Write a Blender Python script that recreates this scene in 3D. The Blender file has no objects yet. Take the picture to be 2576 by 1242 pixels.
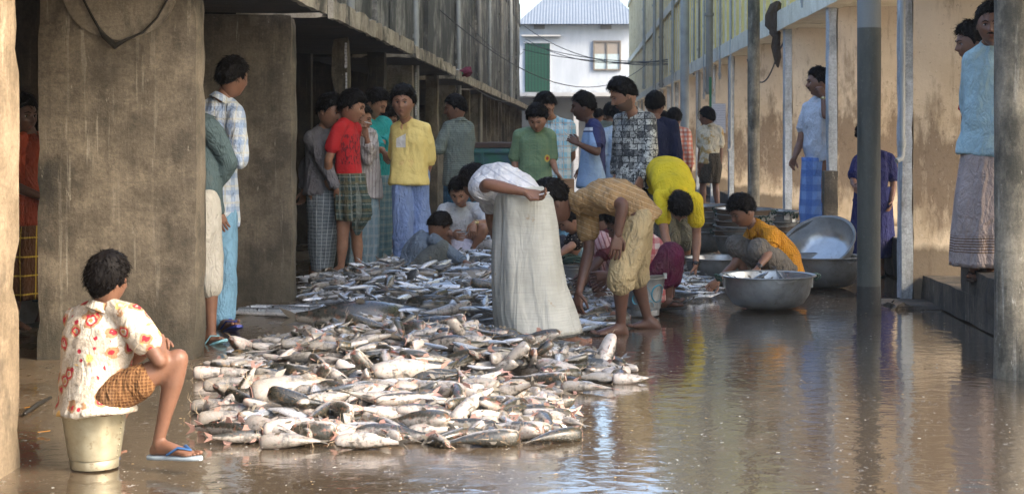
import bpy, math, random
import numpy as np
from mathutils import Vector, Matrix
R = math.radians
scene = bpy.context.scene
# ---------------------------------------------------------------- camera, sky, sun, exposure
CAMH, FPX, VX, VY = 1.28, 4000.0, 1448.0, 330.0      # eye height; focal length and vanishing point in a 2576 px wide picture
cam_d = bpy.data.cameras.new("camera"); cam = bpy.data.objects.new("camera", cam_d)
scene.collection.objects.link(cam); scene.camera = cam
cam.location = (0, 0, CAMH); cam.rotation_euler = (R(90), 0, 0)
cam_d.sensor_width = 36; cam_d.lens = 36 * FPX / 2576
cam_d.shift_x = -(VX - 1288) / 2576; cam_d.shift_y = -(621 - VY) / 2576
cam_d.clip_start = 0.1; cam_d.clip_end = 2000
cam_d.dof.use_dof = True; cam_d.dof.focus_distance = 10.5; cam_d.dof.aperture_fstop = 9.0
SUN_EL, SUN_AZ = 36.0, 60.0      # azimuth: light travels towards +Y turned this far to -X
world = bpy.data.worlds.new("World"); scene.world = world; world.use_nodes = True
wn = world.node_tree.nodes; wl = world.node_tree.links
sky = wn.new("ShaderNodeTexSky"); sky.sky_type = 'NISHITA'; sky.sun_disc = False
sky.sun_elevation = R(SUN_EL); sky.sun_rotation = R(180 - SUN_AZ)
sky.air_density = 1.0; sky.dust_density = 3.5; sky.ozone_density = 1.0
wl.new(sky.outputs[0], wn['Background'].inputs[0]); wn['Background'].inputs[1].default_value = 0.15
sun_d = bpy.data.lights.new("sun", 'SUN'); sun = bpy.data.objects.new("sun", sun_d)
scene.collection.objects.link(sun)
sun_d.energy = 0.95; sun_d.angle = R(10.0); sun_d.color = (1.0, 0.87, 0.70)
_d = Vector((-math.sin(R(SUN_AZ)) * math.cos(R(SUN_EL)), math.cos(R(SUN_AZ)) * math.cos(R(SUN_EL)), -math.sin(R(SUN_EL))))
sun.rotation_euler = _d.to_track_quat('-Z', 'Y').to_euler()
scene.view_settings.view_transform = 'Standard'; scene.view_settings.look = 'None'
scene.view_settings.exposure = 2.03; scene.view_settings.gamma = 1.0
scene.cycles.use_denoising = True
scene.cycles.max_bounces = 6; scene.cycles.diffuse_bounces = 4; scene.cycles.glossy_bounces = 3

# ---------------------------------------------------------------- helpers
rnd = random.Random(7)
def W(px, py, Y):                       # a point seen at (px, py) standing Y metres down the lane
    return Vector(((px - VX) * Y / FPX, Y, CAMH - (py - VY) * Y / FPX))
def GY(py): return CAMH * FPX / (py - VY)
def G(px, py): y = GY(py); return Vector(((px - VX) * y / FPX, y, 0))

def _hash(i, j, k, s):
    n = (i * 374761393 + j * 668265263 + k * 2147483647 + s * 1274126177) & 0xffffffff
    n = ((n ^ (n >> 13)) * 1274126177) & 0xffffffff
    return ((n ^ (n >> 16)) & 0xffff) / 65535.0
def vnoise(P, seed=0):                  # value noise in -1..1 for an (n,3) array
    P = np.asarray(P, dtype=float); I = np.floor(P).astype(np.int64); F = P - I; F = F * F * (3 - 2 * F)
    out = 0
    for a in (0, 1):
        for b in (0, 1):
            for c in (0, 1):
                w = (F[:, 0] if a else 1 - F[:, 0]) * (F[:, 1] if b else 1 - F[:, 1]) * (F[:, 2] if c else 1 - F[:, 2])
                out = out + w * _hash(I[:, 0] + a, I[:, 1] + b, I[:, 2] + c, seed)
    return out * 2 - 1

def frame(t, hint=(0, 0, 1)):
    t = t.normalized(); h = Vector(hint)
    if abs(t.dot(h)) > .97: h = Vector((1, 0, 0))
    u = h.cross(t).normalized(); return u, t.cross(u).normalized()

class MB:
    def __init__(s): s.v = []; s.f = []; s.m = []; s.uv = {}; s.at = []
    def add(s, V, F, mi=0, at=0.0):
        o = len(s.v); s.v.extend([tuple(p) for p in V]); s.f.extend([tuple(i + o for i in f) for f in F]); s.m.extend([mi] * len(F))
        s.at.extend(list(at) if hasattr(at, '__len__') else [at] * (len(s.v) - o)); return o
    def box(s, x0, x1, y0, y1, z0, z1, mi=0):
        V = [(x, y, z) for z in (z0, z1) for y in (y0, y1) for x in (x0, x1)]
        s.add(V, [(0, 2, 3, 1), (4, 5, 7, 6), (0, 1, 5, 4), (2, 6, 7, 3), (0, 4, 6, 2), (1, 3, 7, 5)], mi)
    def obox(s, M, sx, sy, sz, mi=0):
        V = [M @ Vector((x * sx, y * sy, z * sz)) for z in (-.5, .5) for y in (-.5, .5) for x in (-.5, .5)]
        s.add(V, [(0, 2, 3, 1), (4, 5, 7, 6), (0, 1, 5, 4), (2, 6, 7, 3), (0, 4, 6, 2), (1, 3, 7, 5)], mi)
    def gbox(s, x0, x1, y0, y1, z0, z1, step=.14, amp=.008, chip=.02, seed=1, mi=0):
        # a plastered block: gridded faces with an uneven surface and worn edges
        nx, ny, nz = [max(1, int(round((b - a) / step))) for a, b in ((x0, x1), (y0, y1), (z0, z1))]
        xs, ys, zs = np.linspace(x0, x1, nx + 1), np.linspace(y0, y1, ny + 1), np.linspace(z0, z1, nz + 1)
        idx = {}; V = []; F = []
        def vi(i, j, k):
            if (i, j, k) not in idx: idx[(i, j, k)] = len(V); V.append((xs[i], ys[j], zs[k]))
            return idx[(i, j, k)]
        for j in range(ny):
            for k in range(nz):
                F.append((vi(0, j, k), vi(0, j, k + 1), vi(0, j + 1, k + 1), vi(0, j + 1, k)))
                F.append((vi(nx, j, k), vi(nx, j + 1, k), vi(nx, j + 1, k + 1), vi(nx, j, k + 1)))
        for i in range(nx):
            for k in range(nz):
                F.append((vi(i, 0, k), vi(i + 1, 0, k), vi(i + 1, 0, k + 1), vi(i, 0, k + 1)))
                F.append((vi(i, ny, k), vi(i, ny, k + 1), vi(i + 1, ny, k + 1), vi(i + 1, ny, k)))
            for j in range(ny):
                F.append((vi(i, j, 0), vi(i, j + 1, 0), vi(i + 1, j + 1, 0), vi(i + 1, j, 0)))
                F.append((vi(i, j, nz), vi(i + 1, j, nz), vi(i + 1, j + 1, nz), vi(i, j + 1, nz)))
        P = np.array(V); c = np.array([(x0 + x1) / 2, (y0 + y1) / 2, (z0 + z1) / 2]); h = np.array([(x1 - x0) / 2, (y1 - y0) / 2, (z1 - z0) / 2])
        e = np.abs(np.abs(P - c) - h) < 1e-6; ne = e.sum(1)
        D = np.stack([vnoise(P * 3.1 + 17 * a, seed + a) * .6 + vnoise(P * 9 + 5 * a, seed + 9 + a) * .4 for a in range(3)], 1) * amp
        ch = np.clip(vnoise(P * 4.3, seed + 31) * .8 + vnoise(P * 13, seed + 32) * .6, 0, 1) * chip
        inward = -np.sign(P - c) * e * (ne >= 2)[:, None] * (ch[:, None] + chip * .15)
        s.add(P + D + inward, F, mi)
    def loft(s, S, n=16, mi=0, rip=None, p=2.0, cap=True, uv=False, at=None):
        o = len(s.v); th = np.arange(n) * 2 * math.pi / n
        ct, st = np.cos(th), np.sin(th)
        if p != 2.0: ct, st = np.sign(ct) * np.abs(ct) ** (2 / p), np.sign(st) * np.abs(st) ** (2 / p)
        V = []; A = []; L = 0; pc = None
        for q, (c, u, v, ru, rv) in enumerate(S):
            k = 1.0 if rip is None else rip(q / (len(S) - 1), th)
            c = np.array(c); Pn = c + np.outer(ct * ru * k, np.array(u)) + np.outer(st * rv * k, np.array(v)); V.extend(Pn.tolist())
            A.extend(st.tolist() if at is None else [at(q / (len(S) - 1), a) for a in th])
            if uv:
                if pc is not None: L += float(np.linalg.norm(c - pc))
                pc = c; r = (S[0][3] + S[-1][3]) / 2
                for j in range(n): s.uv[o + q * n + j] = (abs(th[j] - math.pi) * r, L)
        F = []
        for q in range(len(S) - 1):
            for j in range(n):
                a = q * n + j; b = q * n + (j + 1) % n; F.append((a, b, b + n, a + n))
        if cap: F.append(tuple(range(n - 1, -1, -1))); F.append(tuple((len(S) - 1) * n + j for j in range(n)))
        s.add(V, F, mi, A); return o
    def tube(s, pts, rads, n=10, mi=0, flat=1.0, rnd_end=True, hint=(0, 0, 1)):
        pts = [Vector(p) for p in pts]
        if not hasattr(rads, '__len__'): rads = [rads] * len(pts)
        S = []; u, v = frame(pts[1] - pts[0], hint)
        for i, p in enumerate(pts):
            t = (pts[min(i + 1, len(pts) - 1)] - pts[max(i - 1, 0)])
            if t.length < 1e-7: t = Vector((0, 0, 1))
            t.normalize()
            u = (u - t * u.dot(t)); u = u.normalized() if u.length > 1e-5 else frame(t)[0]
            v = t.cross(u); r = rads[i]
            if rnd_end and i == 0: S += [(p - t * r * .85, u, v, r * .35, r * .35 * flat), (p - t * r * .5, u, v, r * .8, r * .8 * flat)]
            S.append((p, u, v, r, r * flat))
            if rnd_end and i == len(pts) - 1: S += [(p + t * r * .5, u, v, r * .8, r * .8 * flat), (p + t * r * .85, u, v, r * .35, r * .35 * flat)]
        s.loft(S, n, mi)
    def lathe(s, prof, c, n=40, mi=0, M=None, cap=False):    # prof: (r, z) list about the z axis
        V = []; F = []
        for r, z in prof:
            for j in range(n):
                a = 2 * math.pi * j / n; p = Vector((r * math.cos(a), r * math.sin(a), z)); V.append((M @ p) if M else p + Vector(c))
        for q in range(len(prof) - 1):
            for j in range(n): a = q * n + j; b = q * n + (j + 1) % n; F.append((a, b, b + n, a + n))
        if cap: F.append(tuple(range(n - 1, -1, -1))); F.append(tuple((len(prof) - 1) * n + j for j in range(n)))
        s.add(V, F, mi)
    def ell(s, c, ax, r, n=12, mi=0):   # ellipsoid; ax = 3 axes, r = 3 radii
        V = []; F = []; m = n // 2 + 1
        for i in range(m + 1):
            ph = math.pi * (i + .02) / (m + .04)
            for j in range(n):
                a = 2 * math.pi * j / n
                V.append(Vector(c) + Vector(ax[0]) * r[0] * math.sin(ph) * math.cos(a) + Vector(ax[1]) * r[1] * math.sin(ph) * math.sin(a) - Vector(ax[2]) * r[2] * math.cos(ph))
        for i in range(m):
            for j in range(n): a = i * n + j; b = i * n + (j + 1) % n; F.append((a, b, b + n, a + n))
        F.append(tuple(range(n - 1, -1, -1))); F.append(tuple(m * n + j for j in range(n)))
        s.add(V, F, mi)
    def mesh(s, name, base=(0, 0, 0), smooth=True, attr=None, sharp=48):
        me = bpy.data.meshes.new(name); P = np.array(s.v, dtype=float) - np.array(base)
        me.from_pydata(P.tolist(), [], s.f); me.polygons.foreach_set('material_index', s.m)
        me.polygons.foreach_set('use_smooth', [smooth] * len(s.f))
        if s.uv:
            uvl = me.uv_layers.new(name='UVMap'); li = np.zeros(len(me.loops), dtype=np.int32); me.loops.foreach_get('vertex_index', li)
            uvl.data.foreach_set('uv', [c for i in li for c in s.uv.get(int(i), (0, 0))])
        if attr:
            a = me.attributes.new(attr, 'FLOAT', 'POINT'); a.data.foreach_set('value', s.at)
        me.update()
        if smooth and sharp: me.set_sharp_from_angle(angle=R(sharp))
        return me
    def build(s, name, mats, parent=None, smooth=True, attr=None, sharp=48):
        base = Vector((0, 0, 0))
        if parent is not None:
            q = parent
            while q is not None: base = base + q.location; q = q.parent
        me = s.mesh(name, base, smooth, attr, sharp)
        for m in (mats if isinstance(mats, (list, tuple)) else [mats]): me.materials.append(m)
        o = bpy.data.objects.new(name, me); scene.collection.objects.link(o); o.parent = parent
        return o
def tag(o, label=None, cat=None, group=None, kind=None):
    if label: o['label'] = label
    if cat: o['category'] = cat
    if group: o['group'] = group
    if kind: o['kind'] = kind
    return o
def thing(name, loc, label, cat, group=None):
    o = bpy.data.objects.new(name, None); scene.collection.objects.link(o); o.location = loc; o.empty_display_size = .1
    return tag(o, label, cat, group)
def single(mb, name, mats, base, label, cat, group=None, smooth=True, kind=None):   # a thing that is one mesh, with its origin at its base
    me = mb.mesh(name, base, smooth)
    for m in (mats if isinstance(mats, (list, tuple)) else [mats]): me.materials.append(m)
    o = bpy.data.objects.new(name, me); scene.collection.objects.link(o); o.location = base
    return tag(o, label, cat, group, kind)
def remesh(mb, voxel=.012, it=4):
    me = mb.mesh('tmp'); ob = bpy.data.objects.new('tmp', me); scene.collection.objects.link(ob)
    m = ob.modifiers.new('r', 'REMESH'); m.mode = 'VOXEL'; m.voxel_size = voxel; m.use_smooth_shade = True
    if it: k = ob.modifiers.new('s', 'SMOOTH'); k.factor = .6; k.iterations = it
    dg = bpy.context.evaluated_depsgraph_get(); ev = ob.evaluated_get(dg); r = ev.to_mesh()
    n = len(r.vertices); V = np.zeros(n * 3); r.vertices.foreach_get('co', V); V = V.reshape(-1, 3)
    Nn = np.zeros(n * 3); r.vertices.foreach_get('normal', Nn); Nn = Nn.reshape(-1, 3)
    F = [tuple(p.vertices) for p in r.polygons]; ev.to_mesh_clear()
    bpy.data.objects.remove(ob); bpy.data.meshes.remove(me)
    return V, Nn, F

# ---------------------------------------------------------------- materials
class T:
    def __init__(s, name):
        s.mat = bpy.data.materials.new(name); s.mat.use_nodes = True; s.t = s.mat.node_tree
        s.b = s.t.nodes['Principled BSDF']; s.tc = s.t.nodes.new('ShaderNodeTexCoord')
    def n(s, ty, ins=None, **at):
        nd = s.t.nodes.new(ty)
        for k, v in at.items(): setattr(nd, k, v)
        for k, v in (ins or {}).items(): s.set(nd.inputs[k], v)
        return nd
    def set(s, sock, v):
        if isinstance(v, bpy.types.NodeSocket): s.t.links.new(v, sock)
        elif hasattr(v, '__len__') and sock.type == 'RGBA' and len(v) == 3: sock.default_value = (*v, 1)
        else: sock.default_value = v
    def obj(s): return s.tc.outputs['Object']
    def uv(s): return s.tc.outputs['UV']
    def map(s, v, sc=(1, 1, 1), loc=(0, 0, 0), rot=(0, 0, 0)):
        return s.n('ShaderNodeMapping', {0: v, 'Scale': sc, 'Location': loc, 'Rotation': rot}).outputs[0]
    def noise(s, v, sc, det=4, ro=.6, dist=0): return s.n('ShaderNodeTexNoise', {'Vector': v, 'Scale': sc, 'Detail': det, 'Roughness': ro, 'Distortion': dist}).outputs[0]
    def vor(s, v, sc, out='Distance', feat='F1', ra=1.0): return s.n('ShaderNodeTexVoronoi', {'Vector': v, 'Scale': sc, 'Randomness': ra}, feature=feat).outputs[out]
    def m(s, op, a, b=0.0, c=0.0):
        return s.n('ShaderNodeMath', {0: a, 1: b, 2: c}, operation=op).outputs[0]
    def rng(s, v, a, b, c=0.0, d=1.0): return s.n('ShaderNodeMapRange', {0: v, 1: a, 2: b, 3: c, 4: d}).outputs[0]
    def mix(s, f, a, b, mode='MIX'):
        nd = s.t.nodes.new('ShaderNodeMix'); nd.data_type = 'RGBA'; nd.blend_type = mode
        s.set(nd.inputs[0], f); s.set(nd.inputs[6], a); s.set(nd.inputs[7], b); return nd.outputs[2]
    def sep(s, v): return s.n('ShaderNodeSeparateXYZ', {0: v}).outputs
    def stripe(s, c, period, width, off=0.0):       # 1 inside stripes of the given width fraction
        f = s.m('FRACT', s.m('ADD', s.m('DIVIDE', c, period), off)); return s.m('LESS_THAN', f, width)
    def bump(s, h, st=.3, d=.01, nrm=None):
        ins = {'Strength': st, 'Distance': d, 'Height': h}
        if nrm is not None: ins['Normal'] = nrm
        return s.n('ShaderNodeBump', ins).outputs[0]
    def out(s, col=None, ro=None, nrm=None, **k):
        if col is not None: s.set(s.b.inputs['Base Color'], col)
        if ro is not None: s.set(s.b.inputs['Roughness'], ro)
        if nrm is not None: s.set(s.b.inputs['Normal'], nrm)
        for a, v in k.items(): s.set(s.b.inputs[a.replace('_', ' ')], v)
        return s.mat

def concrete(name, lo, hi, mould=(.018, .017, .013), mam=.5, streak=(5, 5, 1.1), flecks=.5, ro=.85, pale=(.42, .38, .3), base_dark=0.0):
    t = T(name); o = t.obj()
    a = t.noise(o, 2.2, 7, .65); b = t.noise(t.map(o, streak), 1.0, 6, .65)
    c = t.mix(t.rng(t.m('ADD', t.m('MULTIPLY', a, .68), t.m('MULTIPLY', b, .32)), .42, .58), lo, hi)
    st2 = t.noise(t.map(o, (streak[0] * 3.2, streak[1] * 3.2, streak[2] * .8), (7, 3, 5)), 1.0, 5, .7); c = t.mix(t.m('MULTIPLY', t.rng(st2, .55, .63), .22), c, hi); c = t.mix(t.m('MULTIPLY', t.rng(st2, .43, .36), .25), c, lo); bl = t.noise(t.map(o, (1, 1, 1.6), (9, 2, 4)), 4.5, 8, .75); c = t.mix(t.m('MULTIPLY', t.rng(bl, .54, .64), .45), c, tuple(min(1, q * 1.15) for q in hi)); c = t.mix(t.m('MULTIPLY', t.rng(bl, .46, .37), .5), c, lo)
    dr = t.noise(t.map(o, (26, 26, 1.3), (2, 1, 8)), 1.0, 4, .65); c = t.mix(t.m('MULTIPLY', t.rng(dr, .60, .66), t.m('MULTIPLY', t.rng(t.noise(o, 1.7, 3, .5), .42, .6), .55 * flecks + .15)), c, pale)
    hz_ = t.noise(t.map(o, (2.5, 2.5, 34), (4, 4, 4)), 1.0, 3, .6); c = t.mix(t.m('MULTIPLY', t.rng(hz_, .60, .68), .28), c, lo)
    mo = t.noise(t.map(o, (streak[0] * .5, streak[1] * .5, streak[2] * .9), (3, 9, 1)), 1.0, 8, .7)
    mo2 = t.noise(o, 1.3, 5, .6)
    mk = t.rng(t.m('ADD', mo, t.m('MULTIPLY', mo2, .6)), .95 - mam * .35, 1.08 - mam * .3)
    c = t.mix(t.m('MULTIPLY', mk, .85), c, mould)
    fl = t.noise(t.map(o, (14, 14, 5)), 1.6, 6, .75); c = t.mix(t.m('MULTIPLY', t.rng(fl, .63, .7), flecks), c, pale)
    gr = t.noise(o, 60, 4, .7); c = t.mix(.6, c, t.mix(gr, (.0, .0, .0), (1, 1, 1)), 'OVERLAY')
    if base_dark:
        z = t.sep(o)[2]; w = t.noise(t.map(o, (1, 1, .3)), 5, 5, .6)
        c = t.mix(t.m('MULTIPLY', t.rng(t.m('SUBTRACT', z, t.m('MULTIPLY', w, .5)), .22, -.12), base_dark), c, (.03, .028, .018))
    h = t.m('ADD', t.m('MULTIPLY', b, .7), t.m('ADD', t.m('MULTIPLY', gr, .12), t.m('MULTIPLY', t.noise(o, 11, 8, .75), .8)))
    return t.out(c, t.rng(a, .3, .7, ro - .15, ro + .05), t.bump(h, .7, .018))

def cloth(name, col, var=.24, ro=.85, folds=1.0, pat=None, sheen=.0, weave=True):
    t = T(name); o = t.obj()
    c = col if pat is None else pat(t)
    st = t.noise(o, 5, 5, .6)
    dk = t.mix(1.0, c, t.mix(st, (1 - var * 1.6,) * 3, (1 + var * .8,) * 3), 'MULTIPLY')
    dk = t.mix(t.m('MULTIPLY', t.rng(t.noise(t.map(o, (1, 1, 1), (4, 7, 2)), 3.2, 6, .7), .55, .72), .35), dk, (.12, .10, .075))
    f1 = t.noise(t.map(o, (9, 9, 4)), 1.0, 3, .5, 1.2)
    rid = t.m('ABSOLUTE', t.m('SUBTRACT', f1, .5))
    f2 = t.noise(t.map(o, (17, 17, 9), rot=(.3, .5, .2)), 1.0, 2, .5, 1.5); rid2 = t.m('ABSOLUTE', t.m('SUBTRACT', f2, .5))
    h = t.m('ADD', t.m('MULTIPLY', rid, -3.0 * folds), t.m('ADD', t.m('MULTIPLY', rid2, -1.6 * folds), t.m('MULTIPLY', t.noise(o, 30, 3, .6, .8), .4 * folds)))
    h = t.m('ADD', h, t.m('MULTIPLY', t.noise(o, 400, 2, .5), .05))
    return t.out(dk, ro, t.bump(h, .9, .016), Sheen_Weight=sheen, Specular_IOR_Level=.25)
def checks(a, b, px, pz, w=.2, coord='obj', rot=(0, 0, 0), mixw=.55, third=None):
    def f(t):
        v = t.map(t.obj() if coord == 'obj' else t.uv(), rot=rot); x, y, z = t.sep(v)
        if coord == 'uv': z = y
        sx = t.stripe(x, px, w, .31); sz = t.stripe(z, pz, w, .17)
        c = t.mix(t.m('MULTIPLY', sx, mixw), a, b); c = t.mix(t.m('MULTIPLY', sz, mixw), c, b)
        if third:
            c = t.mix(t.m('MULTIPLY', t.stripe(x, px, w * .4, .8), .6), c, third); c = t.mix(t.m('MULTIPLY', t.stripe(z, pz, w * .4, .7), .6), c, third)
        return c
    return f
def stripes(a, b, p, w=.2, rot=(0, 0, 0), mixw=.8, coord='obj'):
    def f(t):
        x = t.sep(t.map(t.obj() if coord == 'obj' else t.uv(), rot=rot))[0]; return t.mix(t.m('MULTIPLY', t.stripe(x, p, w), mixw), a, b)
    return f
def skinmat(name, col):
    t = T(name); o = t.obj(); a = t.noise(o, 14, 4, .6)
    c = t.mix(t.rng(a, .3, .7), tuple(x * .82 for x in col), tuple(min(1, x * 1.12) for x in col))
    return t.out(c, t.rng(t.noise(o, 30, 3, .6), .3, .7, .42, .6), t.bump(t.noise(o, 90, 3, .6), .25, .003), Subsurface_Weight=.08, Subsurface_Scale=.02, Subsurface_Radius=(1, .35, .2), Specular_IOR_Level=.45)
SK = {'dark': skinmat('skin_dark', (.19, .092, .055)), 'mid': skinmat('skin_brown', (.31, .155, .092)), 'deep': skinmat('skin_deep_brown', (.10, .048, .032))}
t = T('black_hair'); _o = t.obj(); HAIR = t.out(t.mix(t.noise(t.map(_o, (60, 60, 12)), 1.5, 3, .6), (.0025, .002, .002), (.010, .008, .007)), .55, t.bump(t.noise(t.map(_o, (70, 70, 22)), 1.4, 2, .5), .35, .004), Specular_IOR_Level=.08)
def plain(name, col, ro=.6, metal=0.0, bscale=30, bst=.15, var=.15, **k):
    t = T(name); o = t.obj(); a = t.noise(o, bscale * .3, 5, .65)
    c = t.mix(a, tuple(x * (1 - var) for x in col), tuple(min(1, x * (1 + var)) for x in col))
    return t.out(c, t.rng(a, .3, .7, max(.05, ro - .08), min(1, ro + .08)), t.bump(t.noise(o, bscale, 4, .6), bst, .004), Metallic=metal, **k)
EYEW = plain('eye_white', (.55, .5, .45), .25, bst=0); EYED = plain('eye_dark', (.01, .008, .006), .2, bst=0); LIP = plain('lip', (.17, .06, .045), .45)
def alum(name, col=(.5, .51, .5), ro=.42, dirt=.5, metal=.75, bump=1.0):
    t = T(name); o = t.obj(); a = t.noise(o, 7, 6, .7); d = t.noise(o, 3, 7, .7)
    c = t.mix(t.rng(a, .3, .7), tuple(x * .7 for x in col), col); c = t.mix(t.m('MULTIPLY', t.rng(d, .5, .68), dirt), c, (.10, .085, .065))
    c = t.mix(t.m('MULTIPLY', t.rng(t.noise(o, 24, 5, .7), .6, .7), dirt * .7), c, (.16, .10, .06))
    return t.out(c, t.rng(a, .3, .7, ro - .08, ro + .15), t.bump(t.m('ADD', t.vor(o, 26), t.m('MULTIPLY', a, 1.2)), .25 * bump, .006), Metallic=t.rng(d, .5, .7, metal, metal * .5))
# ================================================================ THE SETTING
XL, XR = -2.13, 2.54
# ---- ground: wet brown concrete
t = T('wet_concrete_ground'); o = t.obj(); x, y, z = t.sep(o)
big = t.noise(t.map(o, (1, .55, 1)), .9, 5, .6); fine = t.noise(o, 9, 8, .7); grit = t.noise(o, 70, 4, .7)
wet = t.rng(t.m('ADD', t.m('MULTIPLY', x, .09), t.m('ADD', t.m('MULTIPLY', big, 2.0), t.m('MULTIPLY', fine, .35))), .66, 1.12)      # 0 damp .. 1 standing water
c = t.mix(fine, (.095, .068, .043), (.22, .165, .11)); c = t.mix(t.rng(t.noise(o, 2.7, 6, .7), .5, .65), c, (.085, .07, .05))
c = t.mix(t.m('MULTIPLY', t.rng(grit, .6, .75), .35), c, (.2, .15, .1)); c = t.mix(wet, c, (.098, .071, .044))
foam = t.m('MULTIPLY', t.rng(t.noise(t.map(o, (1, .6, 1)), 48, 3, .7), .635, .67), t.rng(t.noise(o, 2.3, 4, .6), .36, .56))
c = t.mix(t.m('MULTIPLY', foam, .85), c, (.55, .53, .48))
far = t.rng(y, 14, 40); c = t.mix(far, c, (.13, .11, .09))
rip = t.m('ADD', t.noise(t.map(o, (1, 1.4, 1)), 5.5, 2, .5, .6), t.m('MULTIPLY', t.noise(o, 17, 2, .55, .4), .35))
n1 = t.bump(t.m('ADD', t.m('MULTIPLY', rip, .9), t.m('MULTIPLY', foam, .4)), .5, .0065)
n2 = t.bump(t.m('ADD', t.m('MULTIPLY', fine, 1.0), t.m('MULTIPLY', grit, .35)), .6, .012)
nm = t.n('ShaderNodeMix', data_type='VECTOR'); t.set(nm.inputs[0], wet); t.set(nm.inputs[4], n2); t.set(nm.inputs[5], n1)
GROUND = t.out(c, t.rng(wet, 0, 1,  .42, .09), nm.outputs[1], Specular_IOR_Level=.62, Coat_Weight=t.rng(wet, .1, .9, .05, .9), Coat_Roughness=.10, Coat_Normal=n1)
mb = MB()
xs = list(np.linspace(-6, 6, 49)); ys = list(np.linspace(-2, 30, 129)); xs = [-400, -60] + xs + [60, 400]; ys = [-400, -40] + ys + [90, 500]
V = []
for yy in ys:
    for xx in xs: V.append((xx, yy, 0))
P = np.array(V); m_ = (np.abs(P[:, 0]) < 5.9) & (P[:, 1] > -1.9) & (P[:, 1] < 29.9)
P[:, 2] = np.where(m_, vnoise(P * .9, 3) * .006 - .006, -.004)
nx = len(xs); mb.add(P, [(j * nx + i, j * nx + i + 1, (j + 1) * nx + i + 1, (j + 1) * nx + i) for j in range(len(ys) - 1) for i in range(nx - 1)])
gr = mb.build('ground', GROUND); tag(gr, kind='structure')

# ---- old concrete building on the left
OLD = concrete('old_concrete', (.062, .050, .034), (.18, .147, .104), mam=.36, streak=(5, 5, .8), base_dark=.6)
OLDD = concrete('shaded_concrete', (.02, .016, .011), (.065, .048, .032), mam=.5, flecks=.3, pale=(.16, .13, .1))  # gloom of the stall recesses put into the concrete colour
MOULD = concrete('mouldy_plaster', (.10, .095, .08), (.40, .385, .34), mould=(.02, .022, .02), mam=.85, streak=(2.2, 2.2, .8), flecks=.5, base_dark=0)
EDGE = concrete('canopy_edge_concrete', (.22, .18, .13), (.48, .42, .32), mam=.35, streak=(6, 6, 4), flecks=.9)
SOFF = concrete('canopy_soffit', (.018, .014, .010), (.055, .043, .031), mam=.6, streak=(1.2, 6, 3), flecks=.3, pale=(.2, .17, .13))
PIPE = plain('grey_drainpipe', (.33, .34, .32), .6, bscale=16, bst=.3, var=.5)
PIPEO = plain('old_stained_pipe', (.24, .225, .19), .7, bscale=12, bst=.5, var=.6)
old = thing('old_building', (-3, 6, 0), 'dark mould-stained concrete market building lining the left side, with stall partitions under stepped canopies', 'building')
def pillar(Y, x0=-3.03, h=2.16, th=.24, seed=1, step=.13, mat=OLD):
    b = MB(); b.gbox(x0, XL, Y, Y + th, -.05, h, step, .012, .03, seed); return b.build('pillar', mat, old, smooth=True)
PALEP = concrete('pale_patchy_plaster', (.17, .15, .12), (.36, .33, .27), mam=.45, flecks=.8)
OLDW = concrete('sun_tinted_plaster', (.17, .125, .075), (.33, .25, .16), mam=.1, flecks=.6, base_dark=.3, pale=(.5, .4, .28))  # near pillar: warm sunlight painted into a paler plaster colour
ysl = [5.87, 8.94, 11.95] + [14.9 + 3.08 * i for i in range(17)]
for i, Y in enumerate(ysl):
    if i > 2: continue
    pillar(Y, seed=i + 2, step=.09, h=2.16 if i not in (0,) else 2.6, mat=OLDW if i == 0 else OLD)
for i, (Y, w_, m_) in enumerate(((14.9, .16, OLD), (17.7, .2, OLDD), (20.75, .36, PALEP), (24.6, .2, OLD), (28.3, .36, PALEP), (32, .2, OLD), (35.6, .34, PALEP))): pillar(Y, x0=XL - w_, seed=50 + i, step=.12, mat=m_)
# inner dark stalls
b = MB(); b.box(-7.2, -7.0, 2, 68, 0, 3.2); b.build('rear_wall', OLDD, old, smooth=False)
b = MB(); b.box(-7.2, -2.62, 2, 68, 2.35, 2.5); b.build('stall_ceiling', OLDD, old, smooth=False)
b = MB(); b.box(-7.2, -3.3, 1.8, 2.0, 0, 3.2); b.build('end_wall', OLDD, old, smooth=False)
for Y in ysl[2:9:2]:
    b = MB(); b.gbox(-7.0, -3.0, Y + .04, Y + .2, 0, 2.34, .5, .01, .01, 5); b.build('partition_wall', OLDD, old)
# a plaster cove at the head of the near pillar and its black seam
# canopies
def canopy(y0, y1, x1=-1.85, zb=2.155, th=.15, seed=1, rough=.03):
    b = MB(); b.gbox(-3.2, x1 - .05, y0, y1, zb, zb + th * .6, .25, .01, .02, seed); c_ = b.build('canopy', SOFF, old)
    e = MB(); e.gbox(x1 - .05, x1, y0 - .01, y1 + .01, zb - .012, zb + th, .11, .016, rough * .5, seed + 4)
    e.gbox(-2.6, x1 - .052, y0 - .012, y0 + .03, zb - .01, zb + th - .004, .1, .015, rough * .5, seed + 6); e.build('canopy_edge', EDGE, c_)
canopy(2.5, 11.86, seed=3); canopy(12.16, 18.25, seed=8, rough=.045); canopy(18.5, 24.9, zb=2.14, seed=12, rough=.07)
canopy(25.3, 31.0, zb=2.10, seed=15, rough=.06); canopy(31.3, 45.0, zb=2.10, seed=16, rough=.05); canopy(45.4, 66, zb=2.12, seed=17, rough=.04)
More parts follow.
